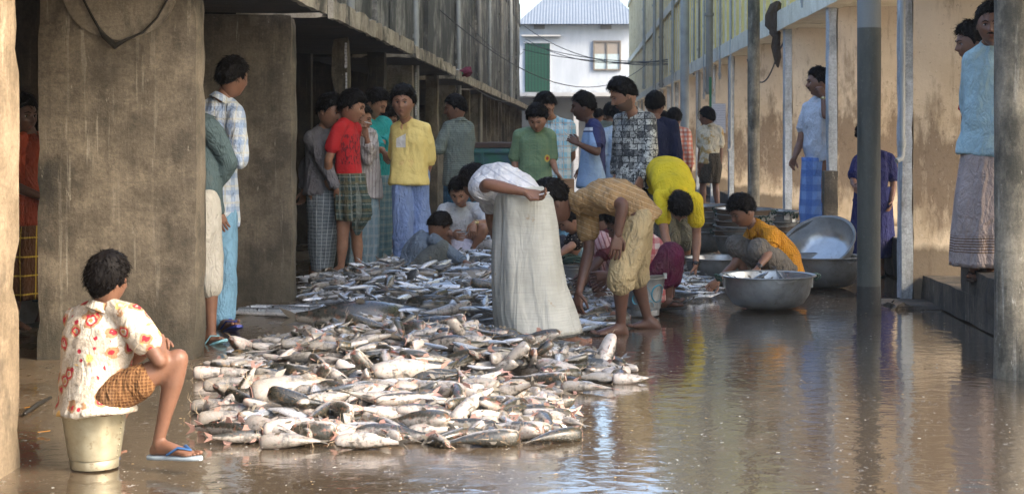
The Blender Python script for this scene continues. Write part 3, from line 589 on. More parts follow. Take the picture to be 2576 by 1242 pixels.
b = MB(); c0 = Vector((Xp(1445, 12.6), 12.6, .235))
pts = []
for i in range(60): a = i / 59 * math.pi * 7; pts.append(c0 + Vector(((.085 + .01 * math.sin(i)) * math.cos(a), .07 * math.sin(a), .0 + i * .0009 + .012 * math.sin(i * .7))))
b.tube(pts, .008, 7); single(b, 'rope', ROPE, c0, 'coil of green rope lying on the small pail', 'rope')
# yellow label tin beside the painted bucket
b = MB(); cy = Vector((Xp(1578, 11.7), 11.7, 0)); b.lathe([(0, .0), (.07, .0), (.072, .27), (.068, .275), (0, .27)], cy, 28)
t = T('yellow_label_tin'); z = t.sep(t.obj())[2]; YT = t.out(t.mix(t.rng(z, .14, .142), (.35, .4, .42), t.mix(t.m('GREATER_THAN', t.noise(t.obj(), 40, 3, .6), .55), (.5, .36, .03), (.05, .09, .03))), .45)
single(b, 'tin', YT, cy, 'tall tin with a yellow and green label behind the shins of the man in tan', 'tin')
# big dark basin leaning in the black stall, far left
o = basin(.95, .3, (Xp(52, 10.6), 10.9, .30), 'big dark basin leaning on its side in the black stall at far left', mat=ALD, rope=False, seed=9); o.rotation_euler = (R(66), R(14), 0)
# small wooden box held up behind the tan man
b = MB(); q = W(1426, 458, 15.0); b.box(q.x - .06, q.x + .07, 14.95, 15.1, q.z - .10, q.z + .03); single(b, 'wooden_box', plain('raw_wood', (.28, .15, .07), .7), (q.x, 15.0, q.z - .1), 'small wooden box held below the hand of the boy in the green shirt', 'box', smooth=False)
# orange scraps on the floor, left
for i, (px, py, lb) in enumerate(((530, 912, 'tiny orange peel scrap on the wet floor between the near pillar and the catfish'), (75, 1028, 'small orange scrap lying by the dark gutter at the foot of the near left pillar'), (110, 1090, 'pale yellow scrap on the damp floor left of the bucket'))):
    g = G(px, py); b = MB(); b.loft([(g + Vector((-.025 + .0167 * k, .004 * (k % 2), .006 + .002 * k)), (0, 1, 0), (0, 0, 1), .004 + .004 * math.sin(k), .002) for k in range(4)], 8); single(b, 'peel', plain('orange_peel', (.5, .22, .03), .6), g, lb, 'peel')
# black soggy stick/rag in the gutter
b = MB(); b.tube([G(62, 1045) + Vector((0, 0, .01)), G(95, 1022) + Vector((0, 0, .012)), G(128, 1004) + Vector((0, 0, .01))], [.008, .011, .007], 8); single(b, 'stick', plain('wet_black_wood', (.02, .018, .015), .4), G(95, 1022), 'wet black stick lying on the floor behind the boy on the bucket', 'stick')

# scales, scraps and mud flecks strewn on the wet floor
b = MB(); rl = random.Random(77)
for i in range(1500):
    if rl.random() < .6: x = rl.gauss(-.3, 1.1); y = rl.gauss(7.6, 1.6)
    else: x = rl.uniform(-2.0, 2.5); y = rl.uniform(5.6, 14)
    if not (-2.9 < x < 2.5 and 5.5 < y < 15): continue
    r = rl.choice((.002, .003, .004, .006)) * rl.uniform(.6, 1.4); a = rl.uniform(0, 6.28); n = rl.choice((4, 5, 6)); mi = rl.choice((0, 0, 1, 1, 2)); st = rl.uniform(.35, 1)
    V = [(x + r * math.cos(6.283 * k / n) * math.cos(a) - st * r * math.sin(6.283 * k / n) * math.sin(a), y + r * math.cos(6.283 * k / n) * math.sin(a) + st * r * math.sin(6.283 * k / n) * math.cos(a), .002 + .25 * r * rl.random()) for k in range(n)]
    V += [(p[0], p[1], p[2] + .0015) for p in V]; b.add(V, [tuple(range(n - 1, -1, -1)), tuple(range(n, 2 * n))] + [(k, (k + 1) % n, n + (k + 1) % n, n + k) for k in range(n)], mi)
single(b, 'floor_litter', [plain('pale_scale', (.34, .34, .31), .3), plain('mud_crumb', (.04, .03, .02), .7), plain('straw_bit', (.35, .25, .12), .7)], (0, 8, 0), 'fish scales, mud crumbs and scraps strewn over the wet floor', 'litter', smooth=False, kind='stuff')
# ================================================================ FISH
def fishmat(name, kind):
    t = T(name); o = t.obj(); be = t.n('ShaderNodeAttribute', attribute_name='belly').outputs['Fac']
    rd = t.n('ShaderNodeAttribute', attribute_name='shade').outputs['Fac']; r2 = t.n('ShaderNodeObjectInfo').outputs['Random']
    a = t.noise(o, 34, 6, .7); b = t.noise(t.map(o, (1, 1, 1), (5, 3, 1)), 13, 5, .7)
    k = t.m('ADD', t.m('ADD', be, t.m('MULTIPLY', t.m('SUBTRACT', b, .5), 1.3)), t.m('MULTIPLY', t.m('SUBTRACT', rd, .5), .5))      # + back, - belly
    if kind == 'cat':
        back = t.mix(a, (.010, .011, .010), (.10, .095, .07)); side = t.mix(a, (.14, .145, .135), (.42, .41, .38)); bel = t.mix(a, (.40, .36, .32), (.68, .63, .58))
        c = t.mix(t.rng(k, .15, .5), bel, side); c = t.mix(t.rng(k, .22, .50), c, back)
        c = t.mix(t.m('MULTIPLY', t.rng(t.noise(o, 17, 4, .7), .54, .66), .6), c, t.mix(rd, (.48, .12, .10), (.50, .30, .09)))
        c = t.mix(t.m('MULTIPLY', t.rng(t.noise(t.map(o, (1, 1, 1), (2, 8, 3)), 6, 6, .75), .50, .60), .75), c, (.05, .05, .042)); c = t.mix(1.0, c, t.mix(t.m('FRACT', t.m('ADD', t.m('MULTIPLY', r2, 7.3), rd)), (.45, .45, .42), (1.0, .98, .95)), 'MULTIPLY')
    else:
        back = t.mix(a, (.07, .08, .09), (.22, .24, .26)); side = t.mix(a, (.24, .26, .28), (.48, .50, .52)); bel = t.mix(a, (.6, .6, .6), (.78, .77, .77))
        c = t.mix(t.rng(k, -.3, .1), bel, side); c = t.mix(t.rng(k, .55, .9), c, back)
        c = t.mix(t.m('MULTIPLY', t.rng(t.noise(o, 15, 4, .7), .62, .7), .4), c, (.4, .16, .14))
    sc = t.vor(t.map(o, (1, 1, 1)), 150)
    return t.out(c, t.rng(a, .3, .7, .2, .42), t.bump(t.m('ADD', t.m('MULTIPLY', a, .8), t.m('MULTIPLY', sc, .35)), .35, .004), Metallic=.0 if kind == 'cat' else .35, Coat_Weight=.5, Coat_Roughness=.18, Specular_IOR_Level=.6)
FCAT = fishmat('catfish_skin', 'cat'); FSIL = fishmat('silver_scales', 'sil')
def finmat(name, a_, b_):
    t = T(name); o = t.obj(); a = t.noise(t.map(o, (1, 5, 5)), 40, 3, .6); return t.out(t.mix(a, a_, b_), .4, t.bump(a, .6, .003), Coat_Weight=.3)
FIN = finmat('pink_fin', (.34, .12, .10), (.46, .34, .27)); FIND = finmat('dusky_fin', (.06, .06, .05), (.26, .22, .17)); GAPE = plain('open_mouth', (.20, .10, .075), .5); BARB = plain('barbel_skin', (.50, .38, .25), .5); BLK = plain('fish_eye', (.01, .01, .012), .15, bst=0)
def fish_geo(kind, rg, low=False):
    """returns dict part -> MB, axis along +x (head), +z back; unit length"""
    P = {}; n = 10 if low else 16
    if kind == 'cat': prof = [(.5, .050, .030, -.014), (.487, .092, .054, -.010), (.45, .120, .080, -.004), (.36, .132, .108, 0), (.24, .132, .130, .0), (.08, .118, .138, -.004), (-.1, .088, .116, -.002), (-.26, .052, .074, .004), (-.37, .028, .048, .006), (-.44, .014, .040, .006)]
    elif kind == 'rib': prof = [(.5, .010, .012, 0), (.45, .022, .032, 0), (.35, .030, .045, 0), (.1, .030, .045, 0), (-.2, .026, .038, 0), (-.4, .015, .022, 0), (-.49, .005, .006, 0)]
    else: prof = [(.5, .008, .012, -.005), (.46, .028, .040, -.002), (.38, .045, .078, 0), (.24, .056, .115, 0), (.08, .058, .125, 0), (-.1, .046, .100, 0), (-.26, .028, .060, 0), (-.37, .014, .036, 0), (-.42, .008, .034, 0)]
    f = rg.uniform(.8, 1.15); prof = [(x, a * f, b * (1 if kind != 'cat' else rg.uniform(.98, 1.02) * f), z) for x, a, b, z in prof]
    cur = rg.uniform(-.5, .5) * (1 if kind != 'rib' else 2.6); ph = rg.uniform(0, 6)
    def bend(p):
        x, y, z = p; s = cur * x * x * (1.0 if x < 0 else .35)
        if kind == 'rib': s = .06 * math.sin(x * 9 + ph)
        return (x, y + s, z)
    sh = rg.random()
    b = MB(); b.loft([((x, 0, z), (0, 1, 0), (0, 0, 1), w, h) for x, w, h, z in prof], n, p=2.0)
    be = list(b.at)
    if kind == 'cat' and not low:      # jaw line and gape
        V = []; lip = prof[0]
        b.lathe([(.024, -.01), (.031, .004), (.032, .010), (.022, .002), (0, -.015)], (0, 0, 0), 12, M=Matrix.Translation((.498, 0, -.012)) @ Matrix.Rotation(R(90), 4, 'Y') @ Matrix.Diagonal((.9, 2.2, 1, 1)), mi=1)
    for sg in ((-1, 1) if not low else ()):
        ey = (.43 if kind == 'cat' else .42, sg * (.078 if kind == 'cat' else .036) * f, .03 if kind == 'cat' else .022); b.ell(ey, ((1, 0, 0), (0, 1, 0), (0, 0, 1)), (.013, .008, .013), 8, mi=2)
    b.v = [bend(p) for p in b.v]; P['body'] = b
    def plate(pts, th=.004, mi=0):
        q = MB(); m = len(pts); A = [bend((p[0], p[1] - th, p[2])) for p in pts]; B = [bend((p[0], p[1] + th, p[2])) for p in pts]
        q.add(A + B, [tuple(range(m)), tuple(range(2 * m - 1, m - 1, -1))] + [(i, m + i, m + (i + 1) % m, (i + 1) % m) for i in range(m)], mi); q.at = [.3] * len(q.v); return q
    j = lambda: rg.uniform(-.012, .012)
    if kind != 'rib':
        w = .075 if kind == 'cat' else .10
        P['tail_fin'] = plate([(-.42, 0, .03), (-.50, 0, w * .9 + j()), (-.585 + j(), 0, w * 1.25 + j()), (-.53, 0, .03), (-.50 + j(), 0, 0), (-.53, 0, -.03), (-.585 + j(), 0, -w * 1.2 + j()), (-.49, 0, -w * .8), (-.42, 0, -.025)])
        P['dorsal_fin'] = plate([(.20, 0, .085 * f), (.15, 0, .19 + j()), (.10 + j(), 0, .20), (.08, 0, .15), (.04, 0, .09 * f)] if kind == 'cat' else [(.16, 0, .11), (.10, 0, .19 + j()), (-.02, 0, .15), (-.06, 0, .10)])
        P['anal_fin'] = plate([(-.08, 0, -.07), (-.16, 0, -.14 + j()), (-.24, 0, -.12), (-.27, 0, -.04)])
        for sg in (-1, 1):
            q = MB(); A = [(.30, sg * .085, -.04), (.25, sg * (.155 + j()), -.065), (.17 + j(), sg * .17, -.07), (.20, sg * .12, -.06), (.24, sg * .085, -.045)]
            V = A + [(x, y, z + .008) for x, y, z in A]; m = 5
            q.add(V, [tuple(range(m)), tuple(range(2 * m - 1, m - 1, -1))] + [(i, m + i, m + (i + 1) % m, (i + 1) % m) for i in range(m)]); q.at = [.3] * len(q.v)
            P['pectoral_fin' + ('' if sg < 0 else '#')] = q
        if kind == 'cat' and not low:
            for i_, (sg, L) in enumerate(((-1, .26), (1, .24), (-1, .14), (1, .15))):
                q = MB(); q.tube([(.48, sg * .05, -.02), (.48 + L * .3, sg * (.09 + L * .2), -.04 + j()), (.46 + L * .35, sg * (.12 + L * .55), -.05 + j() * 2)], [.0035, .0025, .0012], 5); q.at = [0] * len(q.v); P['barbel' + '#' * i_] = q
    return P, sh
def bake_attr(me, sh):
    a = me.attributes.new('shade', 'FLOAT', 'POINT'); a.data.foreach_set('value', [sh] * len(me.vertices))
FV = {}
rf = random.Random(11)
for kind, nv in (('cat', 9), ('sil', 6), ('rib', 3)):
    FV[kind] = []
    for i in range(nv):
        P, sh = fish_geo(kind, rf); L = []
        sh = (i + .5) / nv
        for nm, q in P.items():
            me = q.mesh(nm.strip('#'), smooth=True, attr='belly', sharp=60); bake_attr(me, sh)
            ms = {'body': [FCAT if kind == 'cat' else FSIL, GAPE, BLK]}.get(nm, [BARB] if nm.startswith('barbel') else [FIN if (i % 3 or kind != 'cat') and kind == 'cat' else FIND])
            for m_ in ms: me.materials.append(m_)
            L.append((nm.strip('#'), me))
        Pl, _ = fish_geo(kind, rf, low=True); FV[kind].append((L, Pl, sh))
def place_fish(kind, vi, loc, L, yaw, pitch, roll, label, group, detail=2):
    parts, low, sh = FV[kind][vi]
    M = Matrix.Rotation(yaw, 4, 'Z') @ Matrix.Rotation(pitch, 4, 'Y') @ Matrix.Rotation(roll, 4, 'X')
    root = bpy.data.objects.new('catfish' if kind == 'cat' else ('ribbon_fish' if kind == 'rib' else 'silver_fish'), parts[0][1])
    scene.collection.objects.link(root); root.location = loc; root.rotation_euler = M.to_euler(); root.scale = (L, L, L)
    tag(root, label, 'fish', group)
    for nm, me in parts[1:]:
        if detail == 1 and nm in ('barbel', 'anal_fin'): continue
        c = bpy.data.objects.new(nm, me); scene.collection.objects.link(c); c.parent = root
    return root
def inpoly(x, y, poly):
    r = False; n = len(poly)
    for i in range(n):
        a, b = poly[i], poly[(i + 1) % n]
        if (a[1] > y) != (b[1] > y) and x < (b[0] - a[0]) * (y - a[1]) / (b[1] - a[1]) + a[0]: r = not r
    return r
def edist(x, y, poly):
    d = 9
    for i in range(len(poly)):
        a = Vector(poly[i]); e = Vector(poly[(i + 1) % len(poly)]) - a; p = Vector((x, y)) - a; k = max(0, min(1, p.dot(e) / max(e.length_squared, 1e-9))); d = min(d, (p - e * k).length)
    return d
def gp(L): return [tuple(G(*p)[:2]) for p in L]
HA = gp([(545, 1078), (585, 1100), (700, 1108), (830, 1108), (1000, 1112), (1160, 1112), (1300, 1105), (1405, 1098), (1400, 1052), (1370, 1000), (1200, 975), (900, 975), (700, 985), (590, 1010)])
HB = gp([(570, 950), (610, 972), (760, 985), (900, 1000), (1100, 1000), (1300, 985), (1450, 975), (1560, 955), (1560, 930), (1500, 900), (1400, 878), (1290, 862), (1100, 850), (850, 850), (690, 858), (610, 885), (580, 915)])
HC = gp([(770, 792), (860, 812), (1250, 845), (1420, 845), (1530, 832), (1555, 800), (1560, 735), (1500, 690), (1400, 650), (1250, 610), (1120, 596), (960, 600), (955, 640), (900, 692), (766, 700), (762, 742)])
HD = gp([(1588, 755), (1640, 765), (1700, 762), (1790, 752), (1806, 735), (1790, 700), (1740, 680), (1660, 680), (1600, 700)])
def sstep(x): x = max(0, min(1, x)); return x * x * (3 - 2 * x)
BL = [(HA, .09, .45), (HB, .14, .6), (HC, .14, .7), (HD, .07, .3)]
def heap_h(x, y):
    h = 0
    for poly, hm, w in BL:
        if inpoly(x, y, poly): h = max(h, hm * sstep(edist(x, y, poly) / w))
    return h
def zone(f):
    px_ = VX + f['x'] * FPX / f['y']
    if f['key'] == 'A': return 'near heap, ' + ('left end' if px_ < 760 else 'left half' if px_ < 1000 else 'right half' if px_ < 1240 else 'right end') + (', front edge' if f['y'] < 6.95 else ', back rows')
    if f['key'] == 'B': return 'second heap, ' + ('left end' if px_ < 760 else 'left half' if px_ < 1050 else 'right half' if px_ < 1320 else 'right tip') + (', front rows' if f['y'] < 8.6 else ', far rows')
    if f['key'] == 'C': return 'silver heap, ' + ('left part' if px_ < 1000 else 'middle' if px_ < 1400 else 'by the feet in khaki')
    return 'small heap by the front basin'
LBL = {'A': 'in the nearest catfish heap', 'B': 'in the middle catfish heap', 'C': 'in the silver heap at the back', 'D': 'in the small heap by the front basin'}
FISH = []
def scatter(poly, key, kinds, n, Lr, mind, lift, rg, layer):
    xs_ = [p[0] for p in poly]; ys_ = [p[1] for p in poly]; k = 0; tries = 0; pts = []
    while k < n and tries < n * 60:
        tries += 1; x = rg.uniform(min(xs_), max(xs_)); y = rg.uniform(min(ys_), max(ys_))
        if not inpoly(x, y, poly): continue
        if any((x - a) ** 2 + (y - b_) ** 2 < mind ** 2 for a, b_ in pts): continue
        pts.append((x, y)); kd = rg.choice(kinds); L = rg.uniform(*Lr) * (1.25 if rg.random() < .08 else 1)
        if kd == 'sil': L *= .92
        h = heap_h(x, y); e = edist(x, y, poly)
        r = L * .095
        belly_up = rg.random() < .5
        roll = (math.pi if belly_up else 0) + rg.gauss(0, .5) if rg.random() < .55 else rg.choice((-1, 1)) * rg.uniform(1.1, 1.9)
        if kd == 'sil': roll = rg.choice((-1, 1)) * rg.uniform(1.2, 1.8)
        yaw = rg.uniform(0, 2 * math.pi)
        if rg.random() < .45: yaw = rg.choice((0, math.pi)) + rg.gauss(0, .55)
        tilt = .17 if e > .15 else .06
        pitch = rg.gauss(0, tilt)
        if key in 'AB' and rg.random() < .05 and h > .05: pitch = -rg.uniform(.4, .8)
        z = max(h + lift, 0) + r + (abs(math.sin(pitch)) * L * .22)
        FISH.append(dict(kind=kd, x=x, y=y, z=z, L=L, yaw=yaw, pitch=pitch, roll=roll, key=key, up=belly_up)); k += 1
rg = random.Random(5)
scatter(HA, 'A', ['cat'], 150, (.20, .29), .06, -.05, rg, 0); scatter(HA, 'A', ['cat'] * 7 + ['sil'] * 2, 165, (.17, .31), .062, .0, rg, 1)
scatter(HB, 'B', ['cat'], 200, (.18, .27), .06, -.05, rg, 0); scatter(HB, 'B', ['cat'] * 6 + ['sil'] * 2, 250, (.16, .27), .06, .0, rg, 1)
scatter(HC, 'C', ['sil'], 500, (.20, .30), .07, -.04, rg, 0); scatter(HC, 'C', ['sil'] * 5 + ['cat'], 620, (.18, .32), .062, .0, rg, 1)
scatter(HD, 'D', ['sil'], 110, (.17, .23), .05, .0, rg, 0); scatter(HD, 'D', ['sil'], 70, (.17, .23), .06, .02, rg, 0)
# hand-placed ones: the long silver catfish at the back, ribbon fish tails, big catfish in front
def hand(kind, px, py, Y, L, yaw, roll=1.5, key='C', pitch=0): p = W(px, py, Y); FISH.append(dict(kind=kind, x=p.x, y=Y, z=max(p.z, L * .05), L=L, yaw=R(yaw), pitch=pitch, roll=roll, key=key, up=False, big=True))
for px, py, Y, L, yaw, ro, kd in ((1130, 722, 11.6, .72, 8, 1.5, 'sil'), (990, 780, 10.9, .68, 6, 1.4, 'sil'), (1190, 740, 11.8, .6, -12, 1.5, 'sil'), (870, 800, 10.6, .75, 10, .4, 'cat'), (1000, 815, 10.3, .5, -22, 1.5, 'sil'), (1060, 830, 10.2, .5, -15, 1.5, 'cat'),
                              (1490, 790, 10.9, .42, 50, 1.2, 'cat'), (1520, 815, 10.7, .38, 20, .8, 'cat'), (1470, 770, 11.2, .4, 80, 1.5, 'sil'), (1550, 770, 11.4, .35, 100, 1.3, 'sil')): hand(kd, px, py, Y, L, yaw, ro)
for px, py, Y, L, yaw in ((690, 795, 11.05, .62, 183), (740, 798, 11.0, .62, 176), (720, 785, 11.25, .6, 190), (780, 790, 11.1, .66, 170), (830, 785, 11.3, .6, 185), (870, 775, 11.5, .6, 178)): hand('rib', px, py, Y, L, yaw, 0)
for px, py, Y, L, yaw, ro in ((770, 975, 7.25, .52, 210, 2.2), (1145, 985, 7.15, .36, 150, 3.0), (1270, 1100, 6.65, .40, 4, 1.9), (1010, 1045, 6.85, .33, 184, 2.8), (870, 1098, 6.62, .40, 182, 1.9), (690, 1085, 6.7, .26, 12, 2.9), (590, 1085, 6.72, .34, 335, .2), (985, 1100, 6.6, .34, 170, .2),
                              (1150, 1100, 6.6, .28, 20, .1), (1345, 1085, 6.75, .36, 175, 1.7), (1090, 1110, 6.55, .26, -60, 2.4), (1030, 930, 7.5, .36, 200, 3.0), (1380, 1060, 6.9, .3, 195, 1.5), (1300, 1040, 7.0, .36, 5, 1.7)): hand('cat', px, py, Y, L, yaw, ro, 'A')
hand('cat', 1520, 905, 8.5, .30, 60, 2.6, 'B', -1.0); hand('cat', 1560, 940, 8.35, .30, 150, 1.6, 'B', -.3); hand('cat', 612, 985, 7.6, .32, 250, 1.4, 'B', .9); hand('cat', 625, 880, 9.0, .3, 240, 2.8, 'B', -.5); hand('cat', 590, 965, 7.8, .3, 190, 2.5, 'B', 0); hand('sil', 1575, 955, 8.2, .26, 178, 1.5, 'B'); 
for px, py, L, yaw, ro, pi_ in ((552, 1030, .26, 200, 1.6, 0), (575, 1005, .24, 250, 2.8, -.3), (545, 1050, .3, 120, 1.4, 0), (572, 1040, .26, 80, 2.6, -.2), (600, 1112, .24, 20, .1, 0), (560, 1098, .30, 335, .15, 0), (735, 1122, .26, 190, 1.4, 0), (930, 1126, .28, 172, 2.8, 0), (1215, 1120, .3, 8, 1.8, 0), (1395, 1112, .26, 30, 1.4, 0),
                               (1420, 1070, .24, 140, 1.6, 0), (1412, 1030, .22, 60, 2.4, 0), (545, 948, .24, 200, 1.5, 0), (560, 925, .22, 170, .4, 0), (1590, 962, .2, 190, 1.5, 0), (1480, 985, .26, 170, 1.8, 0), (1330, 1000, .26, 10, 2.9, 0), (620, 995, .26, 30, 2.8, 0), (660, 990, .28, 160, .3, 0), (585, 985, .24, 75, 1.6, 0)):
    g_ = G(px, py); FISH.append(dict(kind='cat', x=g_.x, y=g_.y, z=L * .10 + abs(math.sin(pi_)) * L * .3, L=L, yaw=R(yaw), pitch=pi_, roll=ro, key='A' if py > 970 else 'B', up=False, big=True))
for f in FISH: f['app'] = f['L'] / f['y'] + (f['z'] - .08) * .05 + (.1 if f.get('big') else 0)
FISH.sort(key=lambda f: -f['app'])
IND, REST = FISH[:296], FISH[296:]
cnt = 0
for f in IND:
    kn = {'cat': 'catfish', 'sil': 'silver fish', 'rib': 'thin ribbon fish'}[f['kind']]; key = f['key']
    look = 'pale belly turned up' if (f['kind'] == 'cat' and math.cos(f['roll']) < -.4) else ('dark back up' if f['kind'] == 'cat' and math.cos(f['roll']) > .4 else 'lying on its side')
    place_fish(f['kind'], rg.randrange(len(FV[f['kind']])), (f['x'], f['y'], f['z']), f['L'], f['yaw'], f['pitch'], f['roll'], f'{kn}, {look}, {zone(f)}', f'{kn}, {look}, {zone(f)}', 2 if f['y'] < 9.6 else 1)
def merge_fish(lst, name, label):
    Vs = []; Fs = []; mis = []; bel = []; shd = []; o = 0
    for f in lst:
        _, low, sh = FV[f['kind']][rg.randrange(len(FV[f['kind']]))]; sh = rg.random()
        M = Matrix.Translation((f['x'], f['y'], f['z'])) @ Matrix.Rotation(f['yaw'], 4, 'Z') @ Matrix.Rotation(f['pitch'], 4, 'Y') @ Matrix.Rotation(f['roll'], 4, 'X') @ Matrix.Scale(f['L'], 4); A = np.array(M)
        for nm, q in low.items():
            P = np.array(q.v); P = P @ A[:3, :3].T + A[:3, 3]; Vs.append(P); Fs.extend([tuple(i + o for i in fc) for fc in q.f]); o += len(P)
            mi = (0 if f['kind'] == 'cat' else 1) if nm == 'body' else 2; mis.extend([mi] * len(q.f)); bel.extend(q.at); shd.extend([sh] * len(P))
    b = MB(); b.v = np.concatenate(Vs).tolist(); b.f = Fs; b.m = mis; b.at = bel
    base = (np.mean([v[0] for v in b.v]), np.mean([v[1] for v in b.v]), 0); me = b.mesh(name, base, True, 'belly')
    a = me.attributes.new('shade', 'FLOAT', 'POINT'); a.data.foreach_set('value', shd)
    for m_ in (FCAT, FSIL, FIND): me.materials.append(m_)
    ob = bpy.data.objects.new(name, me); scene.collection.objects.link(ob); ob.location = base; tag(ob, label, 'fish heap', None, 'stuff')
merge_fish(REST, 'fish_heap', 'mass of silver fish and catfish covering the wet floor among the crouching men')
# fish in the front basin
for i, (px, py, Y, L, yaw, pitch) in enumerate(((1868, 705, 11.5, .26, 20, .15), (1900, 702, 11.6, .24, -30, -.5), (1940, 708, 11.45, .25, 160, .1), (1965, 703, 11.6, .24, 40, 1.0), (1990, 708, 11.5, .24, 200, .1), (1920, 708, 11.7, .25, 90, .1), (1890, 708, 11.4, .25, 10, .1), (1960, 708, 11.35, .24, 185, .05))):
    p = W(px, py, Y); place_fish('sil', i % 6, p, L, R(yaw), pitch, 1.5, 'silver fish lying in the front basin' if abs(pitch) < .3 else ('silver fish with its tail raised out of the front basin, ' + ('left' if px < 1950 else 'right') + ' of the pair'), 'fish in the front basin', 1)
for i, (px, py) in enumerate(((1930, 706), (1880, 707), (1985, 706), (1910, 712), (1950, 711))):
    p = W(px, py, 11.55); p.z -= .03; place_fish('sil', i, p, .27, i * 1.3, 0, 1.5, 'silver fish lying in the front basin', 'fish in the front basin', 1)
# ================================================================ PEOPLE
_hb = None
def _ico(sub=4):
    import bmesh
    bm = bmesh.new(); bmesh.ops.create_icosphere(bm, subdivisions=sub, radius=1); V = np.array([v.co[:] for v in bm.verts]); F = [tuple(v.index for v in f.verts) for f in bm.faces]; bm.free(); return V, F
ICO, ICOF = _ico(5)
def gs(D, x, z, sx, sz): return np.exp(-((D[:, 0] - x) / sx) ** 2 - ((D[:, 2] - z) / sz) ** 2)
def head_surf(D):          # unit directions (x side, y forward, z up) -> head surface, metres for an adult head
    x, y, z = D[:, 0], D[:, 1], D[:, 2]
    lo = np.clip(-z, 0, 1); P = np.stack([x * .0785, y * .094, z * .118], 1)
    P[:, 0] *= 1 - .30 * lo ** 1.4 * (y > -2); P[:, 1] *= np.where(y > 0, 1 - .06 * lo, 1 - .42 * lo ** 1.2); P[:, 1] += .010 * lo * np.clip(y, 0, 1)
    P[:, 0] *= 1 - .07 * np.clip(y, 0, 1) * np.clip(z + .1, 0, 1)
    f = (y > 0).astype(float) * np.clip(y * 1.6, 0, 1)
    d = .007 * gs(D, 0, .22, .5, .10) - .010 * (gs(D, .36, .04, .17, .12) + gs(D, -.36, .04, .17, .12)) + .006 * (gs(D, .5, -.14, .17, .14) + gs(D, -.5, -.14, .17, .14))
    zz = np.clip((.12 - z) / .36, 0, 1); ns = np.where((z < .14) & (z > -.30), zz * np.clip((z + .30) / .06, 0, 1), 0)
    d += .026 * ns * np.exp(-(x / (.055 + .10 * zz)) ** 2)
    d += .007 * gs(D, 0, -.42, .20, .035) + .007 * gs(D, 0, -.51, .17, .04) - .005 * gs(D, 0, -.60, .25, .05) + .009 * gs(D, 0, -.76, .22, .11)
    P[:, 1] += d * f; return P
HEADV = head_surf(ICO)
LIPF = None
def head_basis(face, pitch, roll=0):       # face 0 = towards the camera, 90 = towards picture right, 180 = away; pitch>0 looks down
    a, p = R(face), R(pitch); F = Vector((math.sin(a) * math.cos(p), -math.cos(a) * math.cos(p), -math.sin(p))); S = Vector((-math.cos(a), -math.sin(a), 0)); U = S.cross(F) ; U = -U if U.z < 0 and abs(p) < 1.5 else U
    if roll: M = Matrix.Rotation(R(roll), 3, F); S = M @ S; U = M @ U
    return S, F, U
def add_head(mb, c, size, face, pitch, roll=0, brow=True, stache=False, eyes=True):
    S, F, U = head_basis(face, pitch, roll); k = size / .24; B = np.array([S, F, U]) * k
    V = HEADV @ B + np.array(c); Dz = ICO
    lip = (Dz[:, 1] > .3) & (np.abs(Dz[:, 0]) < .19) & (Dz[:, 2] < -.385) & (Dz[:, 2] > -.545)
    mi = [(3 if (lip[a] and lip[b_] and lip[c_]) else 0) for a, b_, c_ in ICOF]
    o = len(mb.v); mb.add(V, ICOF, 0); mb.m[-len(ICOF):] = mi
    def pt(x, y, z): return Vector(c) + (S * x + F * y + U * z) * k
    def on(dx, dz, off=0):
        dy = math.sqrt(max(0.01, 1 - dx * dx - dz * dz)); q = head_surf(np.array([[dx, dy, dz]]))[0]; return pt(q[0], q[1] + off, q[2])
    for sg in (-1, 1):          # ears
        e = pt(sg * .0745, -.006, .0); a1 = (F * .96 + U * -.2).normalized(); a3 = (U * .96 + F * -.22).normalized(); a2 = (S * sg + F * -.45).normalized()
        mb.ell(e, (a1, a2, a3), (.017 * k, .0085 * k, .031 * k), 14); mb.ell(pt(sg * .0765, -.002, -.016), (a1, a2, a3), (.011 * k, .008 * k, .015 * k), 10)
        if eyes:
            ec = on(sg * .36, .045, -.007); dn = .4 if pitch > 18 else 0
            mb.ell(ec, (S, F, U), (.0150 * k, .011 * k, .0068 * k * (1 - dn)), 12, mi=1); mb.ell(ec + F * .0075 * k - U * .001 * k, (S, F, U), (.0068 * k, .0045 * k, .0062 * k * (1 - dn)), 10, mi=2)
            mb.tube([on(sg * .20, .075, .0005), on(sg * .34, .11, .001), on(sg * .50, .07, .001)], [.0018 * k, .003 * k, .0016 * k], 6, mi=2)     # lash line
    return S, F, U, k, pt, on
